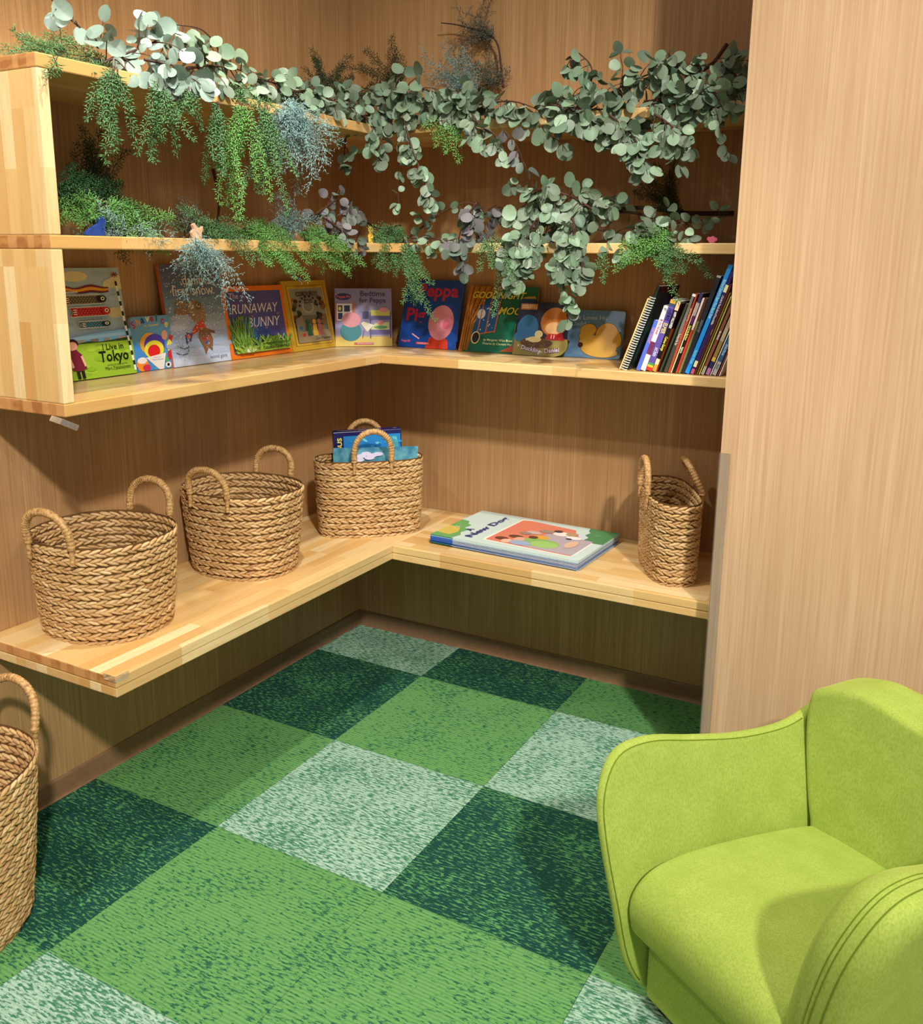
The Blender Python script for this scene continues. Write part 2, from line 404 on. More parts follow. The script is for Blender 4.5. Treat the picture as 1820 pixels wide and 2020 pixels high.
basket((1.262, -.214, ZB), 2.05, .182, .072, .245, .93, .062, .085, 'narrow empty woven basket beside the column at the right bench end', 2.8, seed=4, lean=(-.042, .0))
basket((.215, -1.885, 0), .12, .197, .25, .378, .82, .075, .10, 'tall woven basket standing on the carpet, cut off at the left edge', 2.3, seed=5, pitch=.0235, row=.0205, lean=.02)

# ------------------------------------------------------------------ print kit
class Art:
    """flat printed pieces in cover coordinates (u right, v up, 0..1), stacked a hair apart"""
    def __init__(s, W, H): s.W = W; s.H = H; s.mb = MB(); s.cols = []; s.k = 0
    def c(s, h):
        if h not in s.cols: s.cols.append(h)
        return s.cols.index(h)
    def lay(s): s.k += 1; return -.00008*s.k
    def P(s, u, v, y): return (u*s.W, y, v*s.H)
    def poly(s, pts, h):
        y = s.lay(); s.mb.add([s.P(u, v, y) for u, v in pts], [tuple(range(len(pts)))], s.c(h))
    def rect(s, u0, v0, u1, v1, h): s.poly([(u0, v0), (u1, v0), (u1, v1), (u0, v1)], h)
    def ell(s, u, v, ru, rv, h, n=22, rot=0):
        y = s.lay(); p = []
        for i in range(n):
            a = 2*PI*i/n; x = ru*math.cos(a); z = rv*math.sin(a)
            p.append((u+x*math.cos(rot)-z*math.sin(rot), v+x*math.sin(rot)+z*math.cos(rot)))
        s.mb.add([s.P(a, b, y) for a, b in p], [tuple(range(n))], s.c(h))
    def line(s, pts, w, h):
        y = s.lay(); W, H = s.W, s.H
        for (a, b), (c, d) in zip(pts, pts[1:]):
            A = V((a*W, b*H, 0)); B = V((c*W, d*H, 0)); t = B-A
            if t.length < 1e-6: continue
            nrm = V((-t.y, t.x, 0)).normalized()*w*W*.5
            q = [A+nrm, A-nrm, B-nrm, B+nrm]; s.mb.add([(p.x, y, p.y) for p in q], [(0, 1, 2, 3)], s.c(h))
    def dots(s, n, u0, v0, u1, v1, r, h, seed=0, m=5):
        R = random.Random(seed); y = s.lay()
        for i in range(n):
            u = R.uniform(u0, u1); v = R.uniform(v0, v1); q = r*R.uniform(.5, 1.3)
            s.mb.add([s.P(u+q*math.cos(2*PI*k/m), v+q*math.sin(2*PI*k/m)*s.W/s.H, y) for k in range(m)], [tuple(range(m))], s.c(h))
    def text(s, t, u, v, size, h, rot=0, shear=0, bold=0, align='LEFT', sx=1.0, spacing=1.0, to=None, span=None):
        y = s.lay(); cu = bpy.data.curves.new('t', 'FONT'); cu.body = t; cu.size = size; cu.shear = shear; cu.offset = bold*size
        cu.align_x = align; cu.resolution_u = 2; cu.space_character = spacing
        ob = bpy.data.objects.new('t', cu); me = bpy.data.meshes.new_from_object(ob)
        vs = []; c, sn = math.cos(rot), math.sin(rot); sy = 1
        if span: xs = [q.co.x for q in me.vertices]; sx = span/(max(xs)-min(xs))
        if to: xs = [q.co.x for q in me.vertices]; sx = (to-u)*s.W/(max(xs)-min(xs)); sy = min(1.1, sx**.75)
        for q in me.vertices:
            x, z = q.co.x*sx, q.co.y*sy; vs.append((u*s.W + x*c - z*sn, y, v*s.H + x*sn + z*c))
        s.mb.add(vs, [tuple(p.vertices) for p in me.polygons], s.c(h))
        bpy.data.objects.remove(ob); bpy.data.curves.remove(cu); bpy.data.meshes.remove(me)
    def build(s, name, parent, M=None): return s.mb.build(name, [ink(h) for h in s.cols], parent, M)
def rrect(w, h, r, n=5, corners=(1, 1, 1, 1)):
    P = []
    for (cx, cy, a0, on) in ((w, 0, -90, corners[1]), (w, h, 0, corners[2]), (0, h, 90, corners[3]), (0, 0, 180, corners[0])):
        rr = r*on if r else 0
        if rr <= 0: P.append((cx, cy)); continue
        ox = cx - math.copysign(rr, cx-.5*w); oy = cy - math.copysign(rr, cy-.5*h)
        for i in range(n+1):
            a = math.radians(a0+90*i/n); P.append((ox+rr*math.cos(a), oy+rr*math.sin(a)))
    return P
def slab(m, P, y0, y1, mat=0, sm=False):
    n = len(P); vs = [(x, y0, z) for x, z in P]+[(x, y1, z) for x, z in P]
    m.add(vs, [tuple(range(n)), tuple(range(2*n-1, n-1, -1))] + [(i, i+n, (i+1) % n+n, (i+1) % n) for i in range(n)], mat, sm)
def clip_art(art, poly=None): pass
def frame(P0, P1, T, N):
    u = (P1-P0).normalized(); v = (T-P0); v = (v - u*v.dot(u)).normalized(); n = v.cross(u)  # points out of back? fixed below
    n = u.cross(v)                 # toward reader is -y local; local y = v x ... 
    y = v.cross(u)
    # local: x=u, z=v, y = z cross x
    y = v.cross(u)
    return u, y, v
def place_book(name, BLp, BRp, TLp, thick, label, art, side, wall, spine='888888', round_=0, board=False, corners=(1, 1, 1, 1), width=None, lift=0, zbase=Z2, shape=None, pagecol=None, off=0):
    """front cover corners from the photo: bottom on the shelf, top resting near the wall plane"""
    ax = 0 if side == 'L' else 1
    A = at(*BLp, 2, zbase+.0015+lift); B = at(*BRp, 2, zbase+.0015+lift)
    if side != 'C':
        d = (A[ax]+B[ax])/2 + (off if ax == 0 else -off); A = at(*BLp, ax, d); B = at(*BRp, ax, d); A.z = B.z = zbase+.0015+lift
    if side == 'C': nrm = (B-A).cross(V((0, 0, 1))).normalized(); T = hit(*TLp, A - nrm*wall, nrm)
    else: T = at(*TLp, ax, wall if side == 'L' else -wall)
    u = (B-A); Wd = u.length; u.normalize(); v = T-A; v -= u*v.dot(u); Hh = v.length; v.normalize(); y = v.cross(u)
    if width: Wd = width
    root = bpy.data.objects.new(name, None); COL.objects.link(root); root.empty_display_size = .05
    root.matrix_world = Matrix(((u.x, y.x, v.x, A.x), (u.y, y.y, v.y, A.y), (u.z, y.z, v.z, A.z), (0, 0, 0, 1)))
    tag(root, label, 'book', 'picture books on display')
    m = MB(); P = shape(Wd, Hh) if shape else rrect(Wd, Hh, round_, 5, corners)
    if board: slab(m, P, 0, thick, 0); m.build('cover', [ink(spine, .3)], root)
    else:
        c = .0016; m.box((0, 0, 0), (Wd, c, Hh)); m.box((0, thick-c, 0), (Wd, thick, Hh)); m.box((-.001, 0, 0), (c, thick, Hh)); m.build('cover', [ink(spine, .3)], root)
        p = MB(); p.box((c, c+.0002, .0025), (Wd-.003, thick-c-.0002, Hh-.0025)); p.build('pages', M_PAGE, root)
    a = Art(Wd, Hh); a.outline = [(x/Wd, z/Hh) for x, z in P]; art(a); a.build('cover_print', root)
    return root, Wd, Hh

# ------------------------------------------------------------------ picture books facing out
def full(a, h): a.poly(a.outline, h)
def art_tokyo(a):
    full(a, '9db2ba'); R = random.Random(2)
    for i in range(14): a.ell(R.uniform(.1, .9), R.uniform(.45, .95), .09, .03, '92a9b3' if i % 2 else 'a6bac0')
    a.ell(.33, .925, .19, .048, 'cfc493'); a.poly([(.72,.83),(.74,.875),(.83,.9),(.9,.925),(1,.93),(1,.80),(.9,.81),(.8,.82)], 'cfc493'); a.ell(.86, .585, .13, .05, 'c9bf90')
    def stream(v, pts_w, col): 
        top = [(.05+.75*i/16, v+.008*math.sin(i*.75)+pts_w*(.6+.4*abs(math.cos(i*.3)))) for i in range(17)]
        bot = [(x, 2*v+.016*math.sin(i*.75)-y - .0) for i, (x, y) in enumerate(top)]
        a.poly(top+bot[::-1], col)
    stream(.805, .036, '2a1a30'); stream(.807, .031, '7c2030'); stream(.806, .014, 'd99a25'); a.line([(.07,.785),(.2,.787),(.35,.785)], .012, 'e8d8c8')
    def fish(u0, u1, v, hh, c1, c2, head):
        a.poly([(u0-.01, v+hh+.006), (u1+.01, v+hh+.008), (u1+.07, v+hh*.7), (u1+.085, v), (u1+.06, v-hh*.8), (u1, v-hh-.006), (u0-.01, v-hh-.006), (u0+.035, v)], 'd8d4c4')
        a.poly([(u0, v+hh), (u1, v+hh), (u1+.02, v), (u1, v-hh), (u0, v-hh), (u0+.04, v)], c1)
        for i in range(9):
            for j in range(4): a.ell(u0+.09+.042*i+(j%2)*.02, v-hh*.75+hh*.5*j, .012, .005, c2, 6)
        a.ell(u1+.01, v, .065, hh*.95, head, 14); a.ell(u1+.02, v+.003, .03, hh*.5, 'e6dcc0', 12); a.ell(u1+.02, v+.003, .014, hh*.25, '191512', 10)
        for j in (-.5, 0, .5): a.ell(u0+.055, v+hh*j, .03, hh*.14, 'ded2b0', 8)
    fish(.12, .66, .715, .036, '574a38', '9a8d6c', '17130f'); fish(.19, .68, .605, .038, 'a81d24', 'd4584c', 'b01a1c'); fish(.27, .64, .487, .027, '225a72', '6ea0ac', '182838')
    a.poly([(0,.30),(1,.325),(1,.425),(.7,.415),(.3,.395),(0,.37)], '6fa6cc'); a.poly([(0,.34),(.3,.355),(.7,.365),(1,.37),(1,.40),(0,.38)], '8cb8d8')
    for u, wd, c in ((.18,.12,'8f8f88'),(.38,.12,'7a6c60'),(.58,.08,'8e8678'),(.8,.14,'c69a7e')): a.rect(u, .325, u+wd, .355, c)
    a.poly([(0,.3),(.2,.325),(.35,.34),(.5,.325),(.7,.335),(.85,.345),(1,.35),(1,.3)], '2d4a26')
    a.rect(0, 0, 1, .318, '86ac2c')
    for i in range(26): a.ell(R.uniform(.05, .95), R.uniform(.03, .29), .07, .018, ('7ca328', '92b632')[i % 2])
    a.text('I Live in', .52, .245, .024, '14160c', bold=.01, to=.83); a.text('Tokyo', .46, .14, .046, '0f120c', bold=.02, to=.90)
    a.text('written & illustrated by', .56, .098, .0075, '2c3a10', to=.86); a.text('Mari Takabayashi', .52, .060, .0135, '26350e', to=.90)
    a.line([(.865,.87),(.975,.03)], .03, 'ece8da')
    for i in range(0, 9): f = i/9; a.line([(.865+.11*f, .87-.84*f), (.865+.11*(f+.05), .87-.84*(f+.05))], .032, '171617')
    for i in range(8): q = i*PI/4; a.line([(.855, .93), (.855+.055*math.cos(q), .93+.028*math.sin(q))], .014, '7c3a35')
    a.ell(.10, .325, .085, .045, '241418'); a.ell(.105, .305, .065, .04, 'cf9a82')
    a.poly([(.02,.255),(.14,.275),(.22,.22),(.19,.205),(.26,.10),(.18,.08),(.06,.09),(.05,.20),(.02,.21)], '66182e')
    a.line([(.205,.215),(.245,.12)], .03, 'd0a088'); a.line([(.03,.215),(.07,.115)], .035, 'd0a088'); a.line([(.125,.08),(.135,.01)], .045, '1c1214'); a.line([(.19,.08),(.20,.01)], .045, '1c1214')
place_book('picture_book', (130, 750), (264, 739), (118, 529), .011, 'tall picture book with green meadow, carp streamers and the word Tokyo', art_tokyo, 'L', .022, 'a8b8b8', .004, True)

def art_ice(a):
    full(a, '5b93b8'); a.poly([(0,0),(.55,0),(.2,.45),(0,.6)], '3f86d0'); a.poly([(.5,0),(1,0),(1,.6),(.7,.5)], '4f92c8')
    for ch, u, v, c, r in (('S',.05,.78,'a8203a',.5),('h',.15,.83,'cf8a4a',.3),('a',.26,.875,'1c3c78',.15),('v',.38,.90,'e0d8a0',.05),('e',.48,.90,'b02440',-.05),('I',.62,.90,'1f6a58',-.1),('c',.74,.865,'a82848',-.3),('e',.83,.81,'d8c860',-.5)): a.text(ch, u, v, .027, c, rot=r, bold=.03)
    a.text('in Hawaii', .32, .80, .010, 'dcd070', rot=.05, to=.68)
    a.ell(.42,.50,.24,.20,'e39a3c'); a.ell(.55,.46,.27,.21,'4a3cb0'); a.ell(.53,.38,.25,.17,'ecd83c'); a.ell(.52,.35,.16,.12,'cf1f26')
    a.ell(.82,.63,.08,.09,'d29a80'); a.line([(.9,.38),(1.0,.62)],.09,'bd2430'); a.poly([(.3,.245),(.82,.30),(.74,0),(.62,0)],'dcdcea')
    a.text('Illustrated by', .5, .22, .007, '5c5c8c', to=.68); a.text('Martha Noonan', .46, .175, .009, '6a5c90', to=.74)
    a.ell(.2,.13,.15,.13,'e8862a'); a.ell(.2,.2,.12,.06,'f0ece0'); a.ell(.3,.06,.1,.06,'c02a50'); a.ell(.93,.42,.07,.12,'e6e050'); a.ell(.93,.25,.07,.09,'c02438')
    a.ell(.86,.07,.075,.055,'f0f0ec'); a.ell(.86,.07,.035,.03,'141414'); a.ell(.83,.17,.05,.05,'4aa05c'); a.rect(.0,0,.08,.09,'2a6ab0')
place_book('picture_book', (266, 736), (342, 723.5), (243, 627), .012, 'small round cornered board book with rainbow shave ice on blue', art_ice, 'L', .045, '9fb8c8', .012, True)

def art_snow(a):
    full(a, '6f7d92'); n = 12
    for i in range(n): f = i/n; a.rect(0, 1-(i+1)/n, 1, 1-i/n, ('4e566e','525c74','56667e','5c7088','6a8094','788a9c','8a98aa','98a2b4','8ea0b8','90a4c2','a4b4d0','b8c4dc')[i])
    R = random.Random(8)
    for i in range(10): a.ell(R.uniform(.05,.95), R.uniform(.1,.5), .15, .03, ('9ca6b8','a8b2c4','8c98ae')[i%3])
    a.text('danny\'s', .33, .80, .042, 'd8cfc4', to=.80); a.text('first snow', .14, .695, .042, 'd8cfc4', to=.84)
    a.ell(.26,.615,.10,.035,'8a7050'); a.ell(.25,.54,.12,.04,'84694a'); a.ell(.50,.52,.16,.11,'8c7352',rot=-.5); a.ell(.54,.59,.06,.045,'6b573c')
    a.poly([(.46,.40),(.58,.44),(.66,.30),(.58,.28),(.55,.35),(.38,.30),(.34,.27),(.38,.34)],'b9442c'); a.poly([(.26,.33),(.38,.31),(.34,.24),(.25,.22)],'57406c')
    a.poly([(.5,.36),(.66,.35),(.72,.24),(.68,.12),(.62,.16),(.56,.09),(.53,.17),(.47,.26)],'75573e'); a.line([(.66,.33),(.76,.31)],.035,'6e5138')
    for u,v,c in ((.56,.25,'8c3840'),(.6,.21,'404878'),(.64,.25,'a04840'),(.3,.29,'c05030')): a.ell(u,v,.035,.02,c,8)
    a.line([(.1,.20),(.2,.17),(.28,.18),(.27,.24)],.012,'4c5c78'); a.line([(.06,.14),(.15,.11),(.25,.12),(.27,.16)],.012,'4c5c78'); a.dots(60,.02,.06,.3,.26,.009,'a8c0e4',5)
    a.dots(300,.01,.28,.99,.99,.0065,'d9dad6',3); a.dots(60,.01,.45,.9,.99,.012,'c8cdc8',4); a.dots(120,.05,.08,.97,.5,.006,'e4e8f0',6)
    a.text('leonid gore', .62, .045, .016, '6c7898', to=.92)
place_book('picture_book', (343, 724), (456, 711.5), (309, 522), .012, 'tall grey blue snowfall picture book with brown spine', art_snow, 'L', .02, 'b4674a')

def grass(a, n, u0, u1, v0, vh, cols, seed, lean=.12):
    R = random.Random(seed)
    for i in range(n):
        u = R.uniform(u0, u1); h = vh*R.uniform(.5, 1); d = R.uniform(-lean, lean)
        a.line([(u, v0), (u+d*.35, v0+h*.6), (min(.985,max(.015,u+d)), v0+h)], .012, cols[i % len(cols)])
def art_runaway(a):
    full(a, 'd9711c'); a.rect(.05,.065,.945,.93,'4e4f86'); a.ell(.4,.35,.3,.2,'3c5a9c'); a.ell(.5,.75,.4,.12,'545088'); a.ell(.35,.38,.14,.12,'3d6fae')
    a.text('The', .10, .83, .022, 'd8b8c0', shear=.1, to=.24); a.text('RUNAWAY', .10, .62, .040, 'e4d2d6', shear=.25, to=.86); a.text('BUNNY', .32, .42, .040, 'e4d2d6', shear=.25, to=.86)
    for k in range(4): a.line([(.45,.40-.025*k),(.85,.405-.025*k)],.006,'3a3a78')
    grass(a, 60, .06, .35, .08, .52, ('5f8f3a','7aa040','4c7a3c','8cab4c'), 1); grass(a, 40, .06, .6, .07, .25, ('74a040','a0b850','5c8c38'), 2)
    a.poly([(.06,.07),(.94,.07),(.94,.24),(.8,.2),(.7,.27),(.55,.22),(.4,.16),(.2,.14),(.06,.12)],'8fb03c')
    grass(a, 70, .4, .93, .1, .2, ('6f9f38','9cba4a','58883a'), 3); a.text('by Margaret Wise Brown', .46, .155, .0125, '2c3c18', shear=.2, to=.91, bold=.01); a.text('Pictures by Clement Hurd', .46, .10, .0125, '2c3c18', shear=.2, to=.91, bold=.01)
    a.ell(.25,.11,.1,.04,'dfe4da'); a.dots(9,.1,.3,.8,.6,.016,'a06a50',2)
    grass(a, 20, .1, .35, .07, .12, ('a8c050','7ca040'), 7)
place_book('picture_book', (458, 708), (577, 696.5), (436, 566), .010, 'landscape picture book with orange border and purple night meadow', art_runaway, 'L', .024, 'c8661c')

def art_zoo(a):
    full(a, 'b8942c'); a.rect(.09,.07,.93,.93,'3a2c14'); a.rect(.10,.075,.92,.925,'c4a038'); a.rect(.14,.11,.89,.89,'6d6b4e')
    a.rect(.14,.5,.89,.89,'8a8a78'); a.ell(.5,.62,.13,.09,'a8a494'); a.ell(.5,.62,.1,.07,'7d8070')
    R = random.Random(4)
    for i in range(40): a.ell(R.choice([R.uniform(.16,.34), R.uniform(.68,.86)]), R.uniform(.3,.75), .045, .03, ('2d3a1c','4a4a26','6a4a22','8a5c2a','3a2c1a')[i%5], 9)
    for i in range(8): q = PI*i/7; a.ell(.5+.2*math.cos(q), .64+.13*math.sin(q), .025, .018, '262818', 8)
    a.text('CORDUROY', .25, .775, .021, '241c12', bold=.02, to=.75); a.text('at the', .44, .74, .007, '3c3020'); a.text('ZOO', .41, .672, .017, '16160e', bold=.03, to=.60)
    a.rect(.14,.11,.89,.27,'8c7c5e'); a.poly([(.15,.45),(.3,.5),(.34,.38),(.30,.28),(.15,.25)],'857a66')
    for u,c in ((.42,'2f5c34'),(.55,'c9a23c'),(.66,'a86464')): a.poly([(u-.06,.20),(u+.06,.20),(u+.04,.36),(u-.04,.36)],c); a.ell(u,.40,.045,.035,c)
    a.ell(.24,.32,.045,.03,'3f6c94'); a.ell(.28,.22,.04,.025,'a83c30'); a.text('Don Freeman', .52, .135, .013, '1c1810', shear=.3, to=.86); a.text('STORY BY B.G. HENNESSY', .26, .90, .006, '4c3c18', to=.76); a.text('ILLUSTRATED BY', .42, .085, .006, '4c3c18')
place_book('picture_book', (579, 694.5), (664, 683.5), (550, 555), .016, 'golden yellow bordered picture book with dark zoo scene', art_zoo, 'L', .02, 'a8842a')

def art_bed(a):
    full(a, '8582ae'); a.rect(0,.0,1,.17,'c8b25c'); a.rect(0,.17,1,.2,'9a90a0')
    a.ell(.15,.86,.14,.06,'2c3060'); a.text('Peppa Pig', .03, .84, .012, 'c8586c', bold=.03, to=.27)
    a.text('Bedtime', .44, .87, .024, '3c3868', bold=.02, to=.88); a.text('for Peppa', .43, .76, .024, '3c3868', bold=.02, to=.90)
    a.rect(.02,.45,.30,.74,'d8d4dc'); a.rect(.05,.60,.13,.71,'2c3058'); a.rect(.16,.60,.26,.71,'2c3058'); a.rect(.05,.47,.13,.58,'2c3058'); a.ell(.085,.655,.025,.035,'d0cc60'); a.rect(.30,.42,.36,.76,'a86c5c'); a.rect(-.0,.4,.03,.75,'a86c5c')
    a.ell(.27,.26,.19,.17,'2f7580'); a.ell(.28,.46,.17,.13,'c48490')
    a.poly([(.58,.60),(.65,.63),(.97,.62),(.97,.53),(.62,.53)],'b8bc5c'); a.rect(.6,.46,.98,.53,'5c5890'); a.rect(.6,.21,.98,.28,'5c5890'); a.poly([(.62,.29),(.7,.4),(.95,.42),(.95,.29)],'c4c890'); a.ell(.8,.33,.12,.03,'5c9460')
    for u in (.62,.975): a.line([(u,.14),(u,.6)],.02,'4c4880')
    a.rect(.48,.48,.6,.60,'4c4880'); a.poly([(.45,.40),(.5,.43),(.68,.37),(.56,.25)],'d8d4c0'); a.ell(.86,.63,.08,.045,'c88890'); a.ell(.80,.41,.06,.04,'c88890'); a.line([(.5,.28),(.48,.14)],.012,'4c4880')
    a.rect(.33,.03,.67,.065,'b85060'); a.text('SCHOLASTIC', .38, .037, .006, 'e8c8c8', to=.65)
place_book('picture_book', (662, 683.5), (773.5, 683), (653, 569), .010, 'lilac landscape picture book with bunk beds, standing across the corner', art_bed, 'C', .03, '4c5c90')

def art_blue(a):
    full(a, '14408f'); a.ell(.78,.15,.25,.12,'164aa0')
    a.text('Peppa', .22, .76, .055, 'b02c48', bold=.03, to=.92); a.text('Pig', .06, .40, .055, 'b02c48', bold=.03, to=.40)
    a.poly([(.48,0),(.88,0),(.86,.12),(.80,.17),(.54,.16)],'c23a28'); a.ell(.70,.38,.22,.255,'cd8496'); a.ell(.80,.36,.065,.075,'c46078')
    a.line([(.36,.13),(.22,.2)],.02,'d09aa4'); a.ell(.13,.09,.1,.035,'2a3c8c'); a.text('Peppa Pig', .045, .08, .010, 'c8606c', bold=.03, to=.21); a.rect(.31,.05,.56,.085,'b83a40'); a.text('SCHOLASTIC', .34, .055, .008, 'ecd0cc', to=.55)
place_book('picture_book', (785, 684.5), (896, 689), (791, 551), .010, 'royal blue picture book with red lettering and a pink round shape', art_blue, 'R', .02, '12387c')

def art_night(a):
    full(a, '0c5f48'); a.rect(0,0,.055,1,'a8642c')
    a.poly([(.05,1),(.48,1),(.42,.82),(.25,.72),(.16,.5),(.13,.02),(.03,.02)],'8a5a24')
    for i in range(16): a.line([(.03+.03*i,.99),(.02+.022*i,.80-.012*i),(.035+.010*i,.55-.01*i)],.009,('c06a28','4c3816','d08838')[i%3])
    for i in range(6): a.line([(.03+.017*i,.6),(.03+.016*i,.02)],.006,('4c3816','c47a30')[i%2])
    a.poly([(.16,.25),(.49,.33),(.49,.85),(.3,.82),(.2,.68)],'14497c'); a.ell(.24,.57,.06,.075,'b8bcc0')
    for p in ([(.23,.25),(.25,.80)],[(.35,.29),(.36,.84)],[(.48,.30),(.49,.84)],[(.15,.24),(.49,.32)]): a.line(p,.016,'b85a34')
    a.dots(24,.18,.32,.47,.78,.009,'a8c4d4',3); a.ell(.22,.21,.065,.095,'c8b87c'); a.ell(.22,.21,.05,.078,'1c1c28')
    a.text('GOODNIGHT', .05, .81, .038, 'dcd048', shear=.28, bold=.012, to=.82); a.text('MOON', .48, .575, .038, 'dcd048', shear=.28, bold=.012, to=.93)
    a.text('by Margaret Wise Brown', .34, .17, .0115, 'ccd4a0', bold=.01, to=.78); a.text('Pictures by Clement Hurd', .34, .115, .0115, 'ccd4a0', bold=.01, to=.78)
    a.rect(.80,.60,.99,.82,'14497c'); a.poly([(.79,.82),(.99,.82),(.97,.86),(.85,.85)],'b0983c'); a.poly([(.6,.02),(.99,.02),(.99,.12),(.75,.11)],'a04c28'); a.rect(.76,.1,.99,.45,'5a6a66')
place_book('picture_book', (904, 692), (1040, 700), (913, 563), .012, 'green landscape picture book with yellow capitals and striped curtain', art_night, 'R', .02, 'a05c28', pagecol='c')

def duckshape(W, H):
    return [(0,0),(W*.78,0),(W*.9,H*.04),(W*.985,H*.13),(W,H*.22),(W*.96,H*.40),(W*.97,H*.6),(W*.96,H*.8),(W*.93,H*.96),(W*.88,H),(0,H)]
def art_duck(a):
    full(a, '1e2038'); a.poly([(0,0),(.78,0),(.9,.04),(.985,.13),(1,.22),(.98,.33),(0,.33)],'8c8248')
    a.ell(.22,.50,.20,.26,'2f6ea8'); a.ell(.10,.35,.11,.1,'2f6ea8'); a.ell(.70,.64,.25,.27,'b8722c'); a.ell(.70,.52,.15,.12,'d0a070')
    a.poly([(.55,.30),(.93,.30),(.86,.46),(.78,.42),(.62,.42)],'a01c20'); a.line([(.68,.40),(.68,.33)],.012,'e0c0b8'); a.line([(.73,.40),(.73,.33)],.012,'e0c0b8')
    a.ell(.42,.24,.30,.10,'5a4028'); R = random.Random(3)
    for i in range(26): u=R.uniform(.15,.65); v=R.uniform(.17,.30); a.line([(u,v),(u+R.uniform(-.12,.12),v+R.uniform(-.05,.05))],.008,('7a5c38','3c2a18','8c7448')[i%3])
    a.ell(.38,.30,.13,.055,'d8c88c'); a.ell(.45,.40,.075,.07,'e0d4a0'); a.line([(.22,.29),(.30,.31)],.04,'e0d8b0')
    a.rect(.05,.85,.36,.96,'a86c3c'); a.text('DANIEL TIGER\'S', .07, .91, .0065, 'e8d0b0'); a.text('NEIGHBORHOOD', .07, .875, .0065, 'e8d0b0')
    a.text('A', .08, .155, .011, 'e8e0f0', bold=.02); a.text('Duckling', .15, .11, .0195, '5c2c80', bold=.06, rot=-.16, to=.52); a.text('Duckling', .15, .11, .0195, 'dcd0ec', bold=.01, rot=-.16, to=.52)
    a.text('for', .50, .055, .010, 'e8e0f0', bold=.02); a.text('Daniel', .60, .055, .0195, '5c2c80', bold=.06, rot=.14, to=.86); a.text('Daniel', .60, .055, .0195, 'dcd0ec', bold=.01, rot=.14, to=.86)
place_book('picture_book', (1010, 698), (1116, 704), (1029, 595), .006, 'die cut storybook with blue and orange round shapes above a nest', art_duck, 'R', .062, '3c3828', 0, True, shape=duckshape, lift=.0, off=.018)

def art_dad(a):
    full(a, '54789c'); a.ell(.3,.35,.25,.3,'5f84a8'); a.text('Spot Loves His', .04, .80, .019, 'a8b8cc', to=.70); a.text('Daddy', .09, .665, .019, 'a8b8cc', to=.38); a.text('Eric Hill', .09, .545, .010, '8ca4bc')
    K = '4a3410'
    for u,v,ru,rv,r in ((.44,.33,.17,.16,.2),(.73,.5,.19,.24,0),(.62,.22,.31,.19,0),(.68,.12,.28,.10,0),(.9,.42,.085,.18,.2),(.4,.58,.14,.13,.3),(.33,.5,.06,.12,-.4)):
        a.ell(u,v,ru+.008,rv+.010,K,26,r)
    for u,v,ru,rv,r in ((.44,.33,.17,.16,.2),(.73,.5,.19,.24,0),(.62,.22,.31,.19,0),(.68,.12,.28,.10,0),(.9,.42,.085,.18,.2),(.4,.58,.14,.13,.3),(.33,.5,.06,.12,-.4)):
        a.ell(u,v,ru,rv,'c4983a',26,r)
    a.ell(.30,.26,.045,.055,'4c1c1c'); a.line([(.1,.29),(.0,.34)],.05,'4c1c2c')
place_book('picture_book', (1108, 703), (1221, 709), (1114, 610), .012, 'blue board book with rounded corners and yellow rounded shapes', art_dad, 'R', .03, '6c88a8', .009, True, corners=(0, 1, 1, 0))

# ------------------------------------------------------------------ shelved books, spines out, leaning right
def spine_book(name, bl, wpx, tl, depth, label, col, y=-.312, text=None, bands=(), texts=(), coil=False, face=None, z0=Z2, board_col=None):
    """bl / tl: bottom and top of the left spine edge in the photo; wpx: spine width in px"""
    A = at(bl[0], bl[1], 1, y); T = at(tl[0], tl[1], 1, y); A.z = max(z0+.001, min(A.z, z0+.006)) if True else A.z
    A2 = at(bl[0]+wpx, bl[1], 1, y); th = (A2-A).x; v = (T-A); H = v.length; v.normalize(); v.y = 0; v.normalize()
    u = V((v.z, 0, -v.x)); th = th*u.x/1.0
    A.z = z0 + .001 + th*abs(u.z) + .0
    A -= V((0, 0, 0)); 
    root = bpy.data.objects.new(name, None); COL.objects.link(root); root.empty_display_size = .05
    root.matrix_world = Matrix(((u.x, 0, v.x, A.x), (u.y, 1, v.y, A.y), (u.z, 0, v.z, A.z), (0, 0, 0, 1)))
    tag(root, label, 'book', 'books leaning against the column')
    c = min(.0012, th*.2); m = MB(); m.box((0, 0, 0), (c, depth, H)); m.box((th-c, 0, 0), (th, depth, H)); m.box((0, 0, 0), (th, c, H))
    m.build('cover', ink(col, .3), root)
    if th > .003:
        p = MB(); p.box((c+.0001, c, .001), (th-c-.0001, depth-.003, H-.001)); p.build('pages', M_PAGE, root)
    if bands or texts:
        a = Art(th, H); a.rect(0, 0, 1, 1, col)
        for v0, v1, h in bands: a.rect(.0, v0, 1, v1, h)
        for t, v0, size, h in texts: a.text(t, .25, v0, th*1.0, h, rot=-PI/2, bold=.02, sx=size*.62/th)
        a.build('spine_print', root)
    if face:
        a = Art(depth, H)
        for u0, v0, u1, v1, h in face: a.rect(u0, v0, u1, v1, h)
        for i, (f_) in enumerate(()): pass
        Mx = Matrix(((0, -1, 0, th+.0003), (1, 0, 0, 0), (0, 0, 1, 0), (0, 0, 0, 1)))
        a.build('cover_print', root, Mx)
    return root, th, H
G = 'spine book'
r, th, H = spine_book('spiral_notebook', (1220, 728), 4.5, (1276, 589), .20, 'spiral bound notebook with white coil, leftmost of the leaning row', 'dcb878')
m = MB()
n = 31
for i in range(n):
    z = H*.02 + H*1.04*i/n; pts = []
    for k in range(9): q = PI*(.0+1.25*k/8); pts.append((th+.0075-.0085*math.cos(q), -.001-.0045*math.sin(q)+.002, z+.002*k/8))
    m.tube(pts, .0014, 5)
